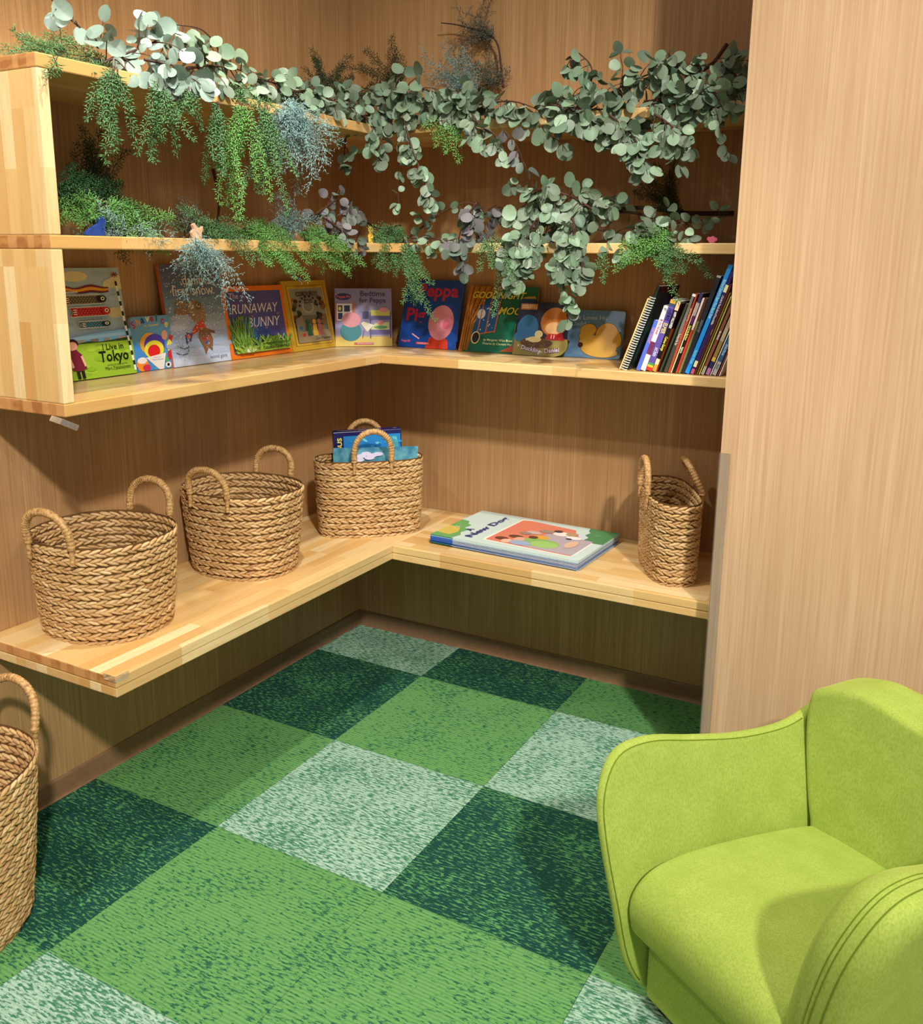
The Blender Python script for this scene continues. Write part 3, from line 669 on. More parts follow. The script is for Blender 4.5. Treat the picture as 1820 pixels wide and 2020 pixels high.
m.build('wire_coil', plain('white_wire', 'e6ece8', .35, .5), r)
spine_book('book', (1233, 729), 7, (1296, 565), .19, 'large dark green book with maroon top edge, beside the spiral notebook', '26352e', y=-.30, face=[(0,.93,1,1,'4c1018'),(0,.0,1,.93,'25302c'),(.05,.1,.35,.6,'34483c'),(.55,.75,1,.92,'0c1c54'),(.1,.65,.45,.9,'20242c')])
spine_book('book', (1254.6, 727), 8, (1291, 629.5), .13, 'short bright blue book with orange spine lettering', '5268c8', texts=[('ONE THE GOAT', .86, .010, 'd08070')])
spine_book('book', (1263, 730.5), 9.5, (1309.5, 604), .14, 'thin white book with red spine lettering about Halloween', 'dfe3ec', bands=[(.25,.45,'6a2c50')], texts=[('My First Halloween', .80, .009, 'b05068'), ('A.H.', .97, .007, '6a7a98')])
spine_book('book', (1274, 733), 11.5, (1323, 593), .14, 'purple book with yellow capitals and rainbow stripe on spine', '5a4a9c', bands=[(0,.05,'c83428'),(.05,.08,'e6b030'),(.08,.11,'3f9050'),(.95,1,'c89a40'),(.91,.95,'384a58')], texts=[('DAVID McKEE', .88, .009, '2c2460'), ('ELMER', .68, .017, 'f0c860'), ('and Snake', .33, .010, 'cfc4e8')])
spine_book('book', (1286, 735), 7.5, (1336, 595), .15, 'black and orange Halloween book with yellow and white spine lettering', '141010', bands=[(0,.10,'d88a40'),(.10,.18,'d8c4a0'),(.87,1,'d8b890')], texts=[('HAPPY HALLOWEEN', .85, .008, 'f0ece4'), ('Curious George', .50, .010, 'f0e048')], face=[(0,0,1,.62,'b4581c'),(0,.62,1,.97,'2c100c'),(0,.97,1,1,'5c5450')])
spine_book('book', (1299, 735.5), 6, (1352, 600), .15, 'dark olive book behind the orange and black one', '33392a', face=[(0,0,1,1,'3a4430'),(.1,.1,.6,.5,'4c5438')])
spine_book('book', (1308.5, 736), 7, (1366, 581), .17, 'tall grey book with silver spine edge, left of the red-brown one', '6a625c', bands=[(0,.5,'3c3c34'),(.97,1,'d8d4cc')], texts=[('The Story of the Year', .5, .006, 'd0b8b0')])
spine_book('book', (1317, 736), 5, (1371, 580), .15, 'thin red-brown book with faint orange spine lettering', 'a04028', texts=[('Little Red Tales for You', .82, .006, 'e0a080')])
spine_book('book', (1322, 736), 3, (1373, 597), .14, 'very thin cream coloured book between red and black spines', 'e4cc98')
spine_book('book', (1325.5, 736.5), 6, (1381, 579), .15, 'black book with yellow lettering and purple upper spine', '18110c', bands=[(.62,.72,'4c1c58'),(.72,.88,'a8949c'),(.88,1,'3a2c58')], texts=[('Katy & the Big Snow', .60, .008, 'e0c850'), ('Virginia Lee', .33, .006, 'd8d0c0')])
spine_book('book', (1332, 736.5), 4, (1386, 588), .14, 'thin red book with pale upper half of spine', 'b03028', bands=[(.58,1,'d8c4bc')])
spine_book('book', (1337, 737), 4.5, (1391, 589), .15, 'thin olive green and brown book beside the tall navy book', '6c6a34', bands=[(.7,1,'4c2a1c')])
spine_book('book', (1342, 737), 8.5, (1414, 545), .20, 'tall navy black hardcover with grey edges', '20222c', bands=[(.98,1,'9c9c98')], texts=[('stories for every night', .55, .006, '6c7480')], face=[(0,0,1,1,'14183c')])
spine_book('book', (1350.5, 738.5), 8.5, (1437, 524), .20, 'tallest book, vivid sky blue spine with pale lettering', '1c86e0', texts=[("Richard Scarry's Best First Book Ever", .87, .0115, 'a8e4f8'), ('Random House', .22, .010, '7cc8f4')])
spine_book('book', (1361, 739), 6.5, (1442, 536), .18, 'dark violet book with white spine lettering and cream labels', '2c1c5c', bands=[(.07,.13,'e0dcb4'),(0,.05,'b05a78'),(.80,.87,'e0dcb4')], texts=[('I Can Art in Time & a Book of Picture Riddles', .77, .007, 'e0dcec')])
spine_book('book', (1368, 739), 4, (1440, 560), .16, 'maroon book squeezed between violet and olive spines', '501a18', texts=[('classic tales', .5, .005, 'a08060')])
spine_book('book', (1372.5, 739.5), 4, (1438, 578), .15, 'mustard brown book left of the lime edged one', '7c6428')
spine_book('book', (1377, 739.5), 3.5, (1440, 585), .15, 'thin lime and yellow edged book', 'b4b45c')
spine_book('book', (1382, 740), 6, (1441, 600), .16, 'reddish brown book with small white spine lettering', '7c4834', bands=[(0,.12,'a09c90')], texts=[('tales of the wild', .62, .006, 'f0e8dc')])
spine_book('book', (1391, 740), 7.5, (1448, 606), .15, 'multicoloured spined book with tan letters and purple foot', '8c7440', bands=[(0,.10,'a86aa0'),(.10,.20,'26285c'),(.2,.26,'c8b040'),(.5,1,'a89c84')], texts=[('Best Ever CAT', .92, .012, 'a85c50')])
spine_book('book', (1399.5, 740.5), 3, (1458, 606), .15, 'thin white book before the grey and blue one', 'd0d0d0')
spine_book('book', (1404, 740.5), 8, (1457, 618), .15, 'grey and blue spined book near the column', '28547c', bands=[(0,.22,'9a9ea4')], texts=[('Spanish', .18, .008, '3c4450'), ('animals of the sea', .5, .007, 'a8c4d8')])
spine_book('book', (1413.5, 741), 2.6, (1462, 628), .15, 'thin red book second from the column', 'a04038')
spine_book('book', (1417, 741), 3, (1465, 628), .15, 'thin white spined book nearest the column', 'c8ccd0')

# ------------------------------------------------------------------ box and pouch in the corner basket
ux = V((math.cos(TH3), math.sin(TH3), 0)); ny = V((-math.sin(TH3), math.cos(TH3), 0)); BC = V(B3)
P = BC + ny*.005
fl_ = hit(657, 854, P, ny); fr = hit(791, 846, P, ny); top = fl_.z*.5+fr.z*.5
Wb = (fr-fl_).length; Hb = top-(ZB+.03); ub = (fr-fl_).normalized(); tilt = math.asin(ub.z); ub2 = V((ub.x, ub.y, ub.z)).normalized(); vb = ub2.cross(V((-ny.x, -ny.y, 0))).normalized()
if vb.z < 0: vb = -vb
yb = vb.cross(ub2).normalized(); O = fl_ - vb*Hb
root = bpy.data.objects.new('puzzle_box', None); COL.objects.link(root)
root.matrix_world = Matrix(((ub2.x, yb.x, vb.x, O.x), (ub2.y, yb.y, vb.y, O.y), (ub2.z, yb.z, vb.z, O.z), (0, 0, 0, 1)))
tag(root, 'navy and blue picture box standing inside the corner basket', 'box')
bx = MB(); bx.box((0, 0, 0), (Wb, .042, Hb)); bevel(bx.build('carton', ink('1b1a52', .25), root), .001)
a = Art(Wb, Hb); a.rect(.145, .0, .985, .955, '2474b4')
R = random.Random(5)
for i in range(34): a.ell(R.uniform(.2, .95), R.uniform(.55, .93), R.uniform(.02, .06), .015, ('3b8fc8','1c5c9c','5cb0c8','2a80bc')[i % 4], 10, R.uniform(-1, 1))
for u, v, c in ((.42,.66,'5c4a6c'),(.5,.62,'7c8a98'),(.56,.70,'8c7a30'),(.60,.64,'3c2c58'),(.66,.72,'c8c050')): a.ell(u, v, .035, .03, c, 9)
for q in range(7): a.line([(.80+.02*q, .93), (.86+.015*q, .80)], .008, '5cb8a8')
a.text('BUS', .115, .80, .020, 'd8cc5c', rot=PI/2, bold=.03, span=.14*a.H); a.build('front_print', root)
a = Art(Wb, .042); a.rect(.01, .02, .99, .98, '1b1a52'); a.text('ClassicCollection', .72, .62, .011, 'd8dcf0', rot=PI, bold=.02); a.text('ColorVision', .28, .62, .009, 'd8dcf0', rot=PI, bold=.01); a.text('500', .95, .7, .008, 'd8dcf0', rot=PI)
a.build('top_print', root, Matrix(((1, 0, 0, 0), (0, 0, 1, 0), (0, -1, 0, Hb+.0003), (0, 0, 0, 1))))
# pouch
P = BC - ny*.028
q0 = hit(657, 884, P, ny); q1 = hit(824, 880, P, ny); Wp = (q1-q0).length; up_ = (q1-q0).normalized(); vp = V((0, 0, 1)); vp = (vp-up_*vp.dot(up_)).normalized(); yp = vp.cross(up_); Hp = .15; O = q0 - vp*Hp
root = bpy.data.objects.new('plastic_pouch', None); COL.objects.link(root)
root.matrix_world = Matrix(((up_.x, yp.x, vp.x, O.x), (up_.y, yp.y, vp.y, O.y), (up_.z, yp.z, vp.z, O.z), (0, 0, 0, 1)))
tag(root, 'shiny blue plastic pouch with white shapes, in front of the picture box', 'pouch')
pm = MB(); nx, nz = 26, 12; vs = []
for s in (0, 1):
    for j in range(nz+1):
        for i in range(nx+1):
            x = Wp*i/nx; z = Hp*j/nz; bulge = .006*abs(math.sin(PI*i/nx))**.6*math.sin(PI*min(1, (1-j/nz)*1.0+.02)/1.0*.5)
            y = (-bulge if s == 0 else bulge) + .0022*noise.noise(V((x*60, z*60, s*9)))
            vs.append((x, y, z))
st = (nx+1)*(nz+1); fs = []
for s in (0, 1):
    for j in range(nz):
        for i in range(nx): q = s*st+j*(nx+1)+i; f = (q, q+1, q+nx+2, q+nx+1); fs.append(f if s == 0 else f[::-1])
pm.add(vs, fs, 0, True)
k = NT('blue_film', .12, .7); k.base(k.ramp(k.noise(k.coord((1, 1, 1)), 30, 2), [(.35, rgb('3f8cb0')), (.65, rgb('7cc0d0'))])); k.b.inputs['Transmission Weight'].default_value = .25
pm.build('film', k.m, root)
a = Art(Wp, Hp); 
for u, v in ((.32,.82),(.38,.87),(.45,.83),(.42,.78),(.52,.86),(.30,.74)): a.ell(u, v, .06, .045, 'c8c4dc', 14)
o = a.build('white_shapes', root); o.location = (0, -.0085, 0)

# ------------------------------------------------------------------ stack of large thin readers
tl = at(954, 1008, 2, ZB+.031); tr = at(1224, 1053, 2, ZB+.031); br_ = at(1135.5, 1107, 2, ZB+.031); bl = at(843.6, 1052, 2, ZB+.031)
u = ((tr-tl)+(br_-bl)).normalized(); Wm = ((tr-tl).length+(br_-bl).length)/2; v = V((-u.y, u.x, 0)); Hm = abs((tl-bl).dot(v))*.5+abs((tr-br_).dot(v))*.5
cen = (tl+tr+br_+bl)/4; R = random.Random(6)
def art_dog(a):
    full(a, 'b8ccc8'); 
    a.poly([(0,0),(.15,0),(.17,.12),(.14,.2),(.155,.3),(.11,.36),(.12,.46),(.08,.5),(.06,.58),(0,.6)], '5d9a58'); a.poly([(0,.1),(.1,.08),(.12,.2),(.09,.32),(0,.36)], 'c0ac50'); a.text('25', .035, .33, .022, 'dcd8c0', rot=.0)
    a.poly([(1,1),(.80,1),(.815,.9),(.84,.86),(.83,.76),(.87,.7),(.86,.6),(.90,.55),(1,.56)], '3f7c50'); a.text('Oxford', .88, .80, .010, '8fb890')
    a.poly([(.33,.10),(.93,.06),(.94,.12),(.945,.55),(.80,.60),(.40,.95),(.34,.93),(.325,.2)], 'e4e0d4'); a.poly([(.345,.13),(.925,.09),(.93,.50),(.78,.72),(.74,.86),(.41,.92),(.35,.90)], 'c8735c')
    a.poly([(.62,.62),(.93,.60),(.928,.11),(.60,.13)], 'a49aa4')
    for u_, v_, ru, rv, c in ((.66,.30,.13,.12,'7ba85c'),(.70,.27,.09,.10,'8fb866'),(.62,.46,.055,.06,'c89a3c'),(.48,.36,.05,.05,'5c3428'),(.52,.30,.035,.07,'d09c84'),(.42,.24,.045,.05,'5c3028'),(.47,.19,.035,.06,'d8ac94'),(.56,.20,.07,.07,'8ca0bc'),(.70,.66,.06,.07,'dcd4cc'),(.76,.70,.04,.06,'a8886c'),(.6,.66,.05,.05,'8c7c74'),(.54,.56,.05,.05,'b4a49c'),(.80,.60,.05,.05,'dcd8d8'),(.84,.40,.035,.12,'c8a88c'),(.50,.50,.04,.04,'8c7870'),(.66,.72,.03,.04,'3c3434'),(.78,.55,.02,.02,'2c2828'),(.58,.42,.03,.04,'5c2c2c')):
        a.ell(u_, v_, ru, rv, c, 18)
    a.text('A', .185, .28, .034, '2c3474', rot=PI/2, bold=.03); a.text('New Dog', .255, .09, .036, '2c3474', rot=PI/2, bold=.03, span=.78*a.H)
for i in range(8):
    th = .0037; z = ZB+.0004+i*(th+.0001)
    root = thing('booklet', cen*1, None, None, None); root.location = (cen.x+R.uniform(-.004, .004)-(0.0), cen.y+R.uniform(-.003, .003), z); root.rotation_euler = (0, 0, math.atan2(u.y, u.x)+R.uniform(-.006, .006))
    if i < 7: tag(root, 'thin large format reader booklet under the top one in the flat stack', 'booklet', 'readers in the flat stack')
    else: tag(root, 'top booklet of the flat stack, cover reading A New Dog', 'booklet')
    m = MB(); m.box((-Wm/2, -Hm/2, 0), (Wm/2, Hm/2, .0007)); m.box((-Wm/2, -Hm/2, th-.0007), (Wm/2, Hm/2, th)); m.box((-Wm/2-.0006, -Hm/2, 0), (-Wm/2+.0008, Hm/2, th))
    m.build('cover', [ink(('7c9cb4','1c4c94','8cb0bc','2458a8','9cb8c4','1c50a0','8fb4c0','b8ccc8')[i])], root)
    p = MB(); p.box((-Wm/2+.001, -Hm/2+.001, .0008), (Wm/2-.001, Hm/2-.001, th-.0008)); p.build('pages', M_PAGE, root)
    a = Art(Wm, Hm); a.rect(0, 0, .16, 1, ('1c4c38','1e5a3c','2450a0','1c4ca0','2450a0','2a5cae','1e6a40','2c6a44')[i]) 
    e = MB(); sx = -Wm/2
    e.box((sx-.0008, -Hm/2-.0003, .0003), (sx+Wm*.16, -Hm/2+.0006, th-.0002)); e.build('cover_band', [ink(('1c4c38','1e5a3c','2450a0','1c4ca0','2450a0','2a5cae','2450a0','2c6a44')[i])], root)
    if i == 7:
        a = Art(Wm, Hm); a.outline = [(0, 0), (1, 0), (1, 1), (0, 1)]; art_dog(a)
        a.build('cover_print', root, Matrix(((1, 0, 0, -Wm/2), (0, 0, 1, -Hm/2), (0, -1, 0, th+.0001), (0, 0, 0, 1))))

# ------------------------------------------------------------------ greenery
def curve_pts(P, step=.008):
    C_ = catmull3([V(p) for p in P]); return C_
def catmull3(P, n=10):
    out = []; N = len(P)
    for i in range(N-1):
        p0 = P[i-1] if i else P[0]*2-P[1]; p1, p2 = P[i], P[i+1]; p3 = P[i+2] if i+2 < N else P[-1]*2-P[-2]
        for k in range(n):
            t = k/n; out.append(.5*((2*p1)+(p2-p0)*t+(2*p0-5*p1+4*p2-p3)*t*t+(3*p1-p0-3*p2+p3)*t**3))
    out.append(P[-1].copy()); return out
def resample(P, step):
    out = [P[0]]; acc = 0
    for a, b in zip(P, P[1:]):
        L = (b-a).length
        while acc+L >= step and L > 1e-9:
            f = (step-acc)/L; a = a.lerp(b, f); out.append(a); L = (b-a).length; acc = 0
        acc += L
    return out
def rv(R, s=1): return V((R.gauss(0, 1), R.gauss(0, 1), R.gauss(0, 1)))*s
OUT_L = V((.85, -.45, .1)).normalized(); OUT_R = V((.25, -.95, .1)).normalized()
def round_leaf(mb, base, ax, nrm, d, R, mat=0):
    ax = ax.normalized(); nrm = (nrm - ax*nrm.dot(ax)); 
    if nrm.length < 1e-4: nrm = ax.orthogonal()
    nrm.normalize(); sd = ax.cross(nrm); w = d*R.uniform(.34, .50); cup = R.uniform(-.14, .2)*d; bend = R.uniform(-.2, .25)*d
    prof = ((0, .0), (.10, .55), (.30, .93), (.55, 1.0), (.78, .80), (.93, .42), (1.0, 0.0))
    mid = [base + ax*(d*t) + nrm*(bend*t*t) for t, _ in prof]
    vs = list(mid); 
    for t, q in prof[1:-1]: i = prof.index((t, q)); vs.append(mid[i] + sd*(w*q) + nrm*cup*q)
    for t, q in prof[1:-1]: i = prof.index((t, q)); vs.append(mid[i] - sd*(w*q) + nrm*cup*q)
    n = 7; a = n; b = n+5
    fs = [(0, 1, a), (0, b, 1), (5, 6, a+4), (5, b+4, 6)]
    for k in range(4): fs += [(k+1, k+2, a+k+1, a+k), (k+1, b+k, b+k+1, k+2)]
    mb.add(vs, fs, mat, True)
def euc_twig(lf, st, P, R, d, out, spacing=.021, r0=.0016, droop=.0):
    st.tube(P, [r0*(1-.6*i/len(P)) for i in range(len(P))], 4, 0)
    Q = resample(P, spacing)
    for i, p in enumerate(Q):
        if i == 0: continue
        t = (Q[min(i+1, len(Q)-1)]-Q[i-1]).normalized(); o = t.cross(out + rv(R, .4)).normalized(); sz = d*R.choice((.6, .8, .9, 1.0, 1.1))*R.uniform(.85, 1.1)*(1-.25*i/len(Q))
        for sg in (-1, 1):
            if R.random() < .30: continue
            ax = (o*sg*.9 + t*.35 + V((0, 0, -.62)) + rv(R, .22)).normalized(); nr = (out + rv(R, .62) + V((0, 0, .25)))
            b = p + ax*sz*.16; st.spindle(p, b, .0006, 0); round_leaf(lf, b, ax, nr, sz, R)
    round_leaf(lf, Q[-1], ((Q[-1]-Q[-2]).normalized() if len(Q) > 1 else V((0, 0, -1)))+V((0, 0, -.4)), out+rv(R, .4), d*.8, R)
def eucalyptus(label, path, side, depth, leaf=.042, n=14, spread=.09, mat=None, seed=0, hang=.3, up=.0, jit=.03, stem=.0034, loc_ax=None, group='eucalyptus branches on the shelves'):
    """path: list of (px,py[,depth]); side 'L' (x=depth) or 'R' (y=-depth)"""
    R = random.Random(seed+100); ax = 0 if side == 'L' else 1; out = OUT_L if side == 'L' else OUT_R
    P = []
    for q in path:
        dd = q[2] if len(q) > 2 else depth; P.append(at(q[0], q[1], ax, dd if ax == 0 else -dd))
    C_ = catmull3(P, 8); O = P[0].copy(); root = thing('eucalyptus_branch', O, label, 'branch', group)
    C_ = [p-O for p in C_]
    st = MB(); st.tube(C_, [stem*(1-.65*i/len(C_)) for i in range(len(C_))], 6); lf = MB()
    L = resample(C_, .004)
    for k in range(n):
        i = int((k+.5)/n*(len(L)-1)); p = L[i]; t = (L[min(i+3, len(L)-1)]-L[max(0, i-3)]).normalized()
        s = t.cross(out).normalized()*R.choice((-1, 1)); ln = spread*R.uniform(.5, 1.3)
        d = (t*R.uniform(.1, .8) + s*R.uniform(.2, 1) + out*R.uniform(-.1, .6) + V((0, 0, up)) + rv(R, .15)).normalized()
        T = [p]; q = p.copy()
        for j in range(5): d = (d + V((0, 0, -hang)) + rv(R, .10)).normalized(); q = q + d*ln/5; T.append(q)
        # keep in front of wall
        for q in T:
            lim = .02 - O[ax] if ax == 0 else None
            if ax == 0: q.x = max(q.x, .03-O.x); 
            q.y = min(q.y, -.03-O.y)
        euc_twig(lf, st, T, R, leaf, out)
    Q = resample(C_, .03)
    for i, p in enumerate(Q[1:]):
        a_ = (out*.5+V((0, 0, -.5))+rv(R, .6)).normalized(); round_leaf(lf, p+a_*.006, a_, out+rv(R, .5), leaf*R.uniform(.7, 1), R)
    st.build('stem', M_STEM, root); lf.build('leaves', mat or M_EUC, root); return root
def frond(mb, st, p0, d0, out, L, R, fall=.10, step=.0100, wmax=.034, k=.95, curl=0, r=.0011):
    """flat feathery spray: rachis with alternate side shoots carrying scale leaves"""
    P = [p0.copy()]; d = d0.normalized(); n = max(4, int(L/.01))
    for i in range(n): d = (d + V((0, 0, -fall)) + rv(R, .075)).normalized(); P.append(P[-1]+d*L/n)
    st.tube(P, [r*(1-.7*i/len(P)) for i in range(len(P))], 3)
    Q = resample(P, step); N = len(Q); nrm0 = out.normalized()
    for i in range(1, N):
        t = (Q[min(i+1, N-1)]-Q[i-1]).normalized(); nr = (nrm0 + rv(R, .25)).normalized(); s = t.cross(nr).normalized()*(1 if i % 2 else -1); f = i/N
        ln = wmax*(min(1, f*5+.25))*(1-.72*f)*R.uniform(.7, 1.15)
        dd = (t*.85+s*.62+rv(R, .10)).normalized(); q = Q[i].copy(); m = max(2, int(ln/.0085)); sg = 1
        for j in range(m):
            e = q + dd*ln/m*1.2; mb.spindle(q, e, .0015*k, 0)
            s2 = dd.cross(nr).normalized()
            for g_ in (-1, 1):
                l2 = .0185*(1-.5*j/m)*R.uniform(.6, 1.15); e2 = q + (dd*.72+s2*g_*.75+rv(R, .1)).normalized()*l2; mb.spindle(q, e2, .0014*k, 0)
            q = q + dd*ln/m; dd = (dd+t*.12+V((0, 0, -.05))).normalized()
        mb.spindle(q, q+dd*.009, .0015*k, 0)
def cypress(label, base, tips, side, depth, mat=None, seed=0, wmax=.03, fall=.04, name='cypress_branch', n=1, k=1.0, stem=True, group='cypress sprays on the shelves', spread=.02, outv=None):
    R = random.Random(seed+500); ax = 0 if side == 'L' else 1; out = outv or (OUT_L if side == 'L' else OUT_R)
    def pt(q): dd = q[2] if len(q) > 2 else depth; return at(q[0], q[1], ax, dd if ax == 0 else -dd)
    O = pt(base); root = thing(name, O, label, 'branch', group); mb = MB(); st = MB()
    for tp in tips:
        T = pt(tp)-O
        for j in range(n):
            tt = T + rv(R, spread)*(0 if j == 0 else 1); off = rv(R, .006)
            if j: tt *= R.uniform(.75, 1.02)
            bow = V((0, 0, 1))*tt.length*.12
            frond(mb, st, off, tt+bow, out, tt.length*1.0, R, fall=fall, wmax=wmax, k=k)
    st.build('stem', M_STEM, root); mb.build('foliage', mat or M_CYP, root); return root
def wispy(label, base, tips, side, depth, mat=None, seed=0, n=8, spread=.03, seg=.012, name='blue_cypress_sprig', k=1.0, fall=.05, stempath=None, group='blue grey cypress sprigs'):
    R = random.Random(seed+900); ax = 0 if side == 'L' else 1
    def pt(q): dd = q[2] if len(q) > 2 else depth; return at(q[0], q[1], ax, dd if ax == 0 else -dd)
    O = pt(base); root = thing(name, O, label, 'branch', group); mb = MB(); st = MB()
    def shoot(p, d, L, lev):
        m = max(2, int(L/seg)); q = p
        for i in range(m):
            d2 = (d + rv(R, .20) + V((0, 0, -fall))).normalized(); e = q + d2*seg
            mb.spindle(q, e + d2*.003, (.0013 if lev == 0 else .0010)*k, 0)
            if lev < 2:
                for g_ in range(2 if lev == 0 else 2):
                    o = d2.orthogonal().normalized(); o.rotate(Matrix.Rotation(R.uniform(0, 2*PI), 3, d2)); dn = (d2*.7 + o*.8).normalized()
                    if lev == 0: shoot(e, dn, seg*R.uniform(1.2, 3.2)*(1-.4*i/m), 1)
                    else: mb.spindle(e, e+dn*seg*R.uniform(.4, .9), .0008*k, 0)
            q = e; d = d2
    for tp in tips:
        T = pt(tp)-O
        for j in range(n):
            tt = T + rv(R, spread); st_ = rv(R, .008); shoot(st_, (tt).normalized()+V((0, 0, .1)), tt.length*R.uniform(.6, 1.05), 0)
    if stempath:
        P = [pt(q)-O for q in stempath]; P = catmull3(P, 8); st.tube(P, [.004*(1-.6*i/len(P)) for i in range(len(P))], 6)
    else: st.tube([V((0, 0, 0)), (pt(tips[0])-O)*.35], [.0018, .0012], 5)
    st.build('stem', M_STEM, root); mb.build('foliage', mat or M_BLUE, root); return root
E1 = 'eucalyptus'
# --- top shelf, left run (front plane x ~ .30 .. .37)
eucalyptus('silvery eucalyptus shoot arching up at the top left corner', [(250, 118), (205, 90), (165, 60), (130, 30), (95, -8)], 'L', .27, .046, 4, .04, M_EUCS, 1, hang=.1)
eucalyptus('pale silvery eucalyptus clump standing tallest on the left top shelf', [(200, 125), (250, 105), (300, 85), (335, 60)], 'L', .30, .048, 9, .06, M_EUCS, 2, hang=.12, up=.2)
eucalyptus('silvery eucalyptus clump drooping over the left top shelf edge', [(285, 118), (320, 125), (355, 135), (372, 165)], 'L', .345, .048, 7, .05, M_EUCS, 3, hang=.35)
eucalyptus('eucalyptus branch with bare arching twig above the left shelf', [(300, 110), (370, 118), (430, 105), (400, 60), (345, 48)], 'L', .29, .044, 8, .05, M_EUC, 4, hang=.15)
eucalyptus('eucalyptus branch on the left top shelf right of silvery clump', [(370, 135), (420, 130), (480, 140), (540, 165)], 'L', .30, .044, 14, .065, M_EUC, 5, hang=.2)
eucalyptus('dense eucalyptus branch midway along the left top shelf', [(450, 165), (500, 155), (560, 170), (610, 190)], 'L', .31, .040, 16, .055, M_EUC, 6, hang=.22)
eucalyptus('small leaved eucalyptus branch just left of the shelf corner', [(560, 185), (610, 180), (660, 200), (700, 215)], 'L', .32, .038, 16, .055, M_EUC, 7, hang=.25)
# --- top shelf, corner and right run (plane y ~ -.34)
eucalyptus('eucalyptus branch filling the top shelf corner', [(640, 205), (690, 185), (750, 200), (800, 215)], 'R', .36, .046, 20, .07, M_EUC, 8, hang=.25)
eucalyptus('eucalyptus spray hanging below the top shelf corner', [(690, 220), (685, 255), (680, 290), (678, 325)], 'R', .38, .040, 5, .03, M_EUC, 9, hang=.6)
eucalyptus('eucalyptus clump hanging just right of the top shelf corner', [(700, 215), (730, 240), (745, 270), (740, 300)], 'R', .38, .044, 10, .05, M_EUC, 10, hang=.5)
eucalyptus('eucalyptus branch left of centre on the right top shelf', [(760, 185), (820, 175), (880, 190), (930, 205)], 'R', .35, .048, 18, .06, M_EUC, 11, hang=.2)
eucalyptus('long eucalyptus spray hanging toward the middle shelf, pale green', [(800, 250), (815, 300), (835, 350), (850, 395)], 'R', .39, .040, 12, .05, M_EUC, 12, hang=.5)
eucalyptus('thin eucalyptus tendril hanging lowest left of the long spray', [(782, 260), (786, 310), (785, 370), (788, 415)], 'R', .385, .030, 3, .02, M_EUC, 13, hang=.6, stem=.0014)
eucalyptus('eucalyptus branch over the middle of right top shelf', [(890, 215), (950, 205), (1010, 200), (1060, 215)], 'R', .355, .044, 18, .055, M_EUC, 14, hang=.28)
eucalyptus('eucalyptus clump spilling down in the middle of right top shelf', [(930, 225), (950, 250), (975, 265), (985, 290)], 'R', .385, .042, 9, .05, M_EUC, 15, hang=.5)
eucalyptus('dusky purple grey eucalyptus leaves dangling below the top shelf', [(985, 250), (1010, 275), (1025, 300), (1035, 335)], 'R', .385, .040, 4, .03, M_EUCP, 16, hang=.7, stem=.0014)
eucalyptus('eucalyptus tendril with one large pale round leaf', [(1060, 240), (1080, 265), (1105, 280), (1120, 300)], 'R', .385, .052, 3, .03, M_EUC, 17, hang=.7, stem=.0014)
eucalyptus('eucalyptus branch with thin twig rising to a single leaf', [(1050, 205), (1110, 200), (1160, 170), (1165, 130), (1130, 95)], 'R', .33, .042, 11, .05, M_EUC, 18, hang=.18)
eucalyptus('large leaved eucalyptus clump draped on right top shelf edge', [(1080, 205), (1120, 215), (1160, 235), (1190, 255)], 'R', .375, .052, 14, .06, M_EUC, 19, hang=.35)
eucalyptus('eucalyptus branch rising at the right of the top shelf', [(1160, 215), (1210, 180), (1270, 150), (1340, 130)], 'R', .33, .044, 14, .07, M_EUC, 20, hang=.18, up=.15)
eucalyptus('eucalyptus clump hanging below the right top shelf edge', [(1200, 225), (1230, 250), (1255, 280), (1262, 330)], 'R', .385, .044, 12, .05, M_EUC, 21, hang=.45)
eucalyptus('darker eucalyptus branch beside the column on top', [(1290, 175), (1340, 135), (1400, 130), (1455, 145)], 'R', .31, .044, 18, .07, M_EUC, 22, hang=.2, up=.1)
eucalyptus('eucalyptus leaves filling the right end of the top shelf', [(1270, 200), (1330, 195), (1400, 185), (1455, 190)], 'R', .345, .046, 18, .065, M_EUC, 23, hang=.28)
eucalyptus('shadowed eucalyptus clump hanging under the top shelf right end', [(1290, 225), (1320, 245), (1340, 265), (1350, 290)], 'R', .38, .042, 9, .05, M_EUC, 24, hang=.5)
eucalyptus('thin eucalyptus tendril hanging next to the column', [(1410, 210), (1420, 250), (1430, 290), (1432, 320)], 'R', .37, .034, 3, .02, M_EUC, 25, hang=.6, stem=.0014)
# --- middle shelf
eucalyptus('dusky eucalyptus clump left of the yellow figure', [(600, 440), (640, 410), (670, 395), (700, 430)], 'L', .27, .040, 12, .06, M_EUCP, 30, hang=.3)
eucalyptus('grey green eucalyptus leaves over the shelf left of yellow figure', [(640, 430), (665, 450), (690, 470), (705, 490)], 'L', .33, .036, 8, .04, M_EUCP, 31, hang=.4)
eucalyptus('dusky dried eucalyptus drooping over the middle shelf centre', [(940, 400), (920, 430), (905, 470), (908, 520)], 'R', .365, .042, 9, .04, M_EUCP, 32, hang=.5)
eucalyptus('small eucalyptus branch on middle shelf with bare arching twig', [(790, 480), (830, 450), (880, 415), (925, 400), (960, 420)], 'R', .31, .036, 5, .05, M_EUC, 33, hang=.25)
eucalyptus('eucalyptus leaves lying on the middle shelf right of cypress', [(810, 470), (850, 470), (880, 475), (900, 470)], 'R', .34, .036, 8, .04, M_EUC, 34, hang=.25)
eucalyptus('eucalyptus tuft standing in the centre of the middle shelf', [(930, 460), (950, 430), (975, 405), (990, 420)], 'R', .30, .036, 10, .05, M_EUCP, 35, hang=.2)
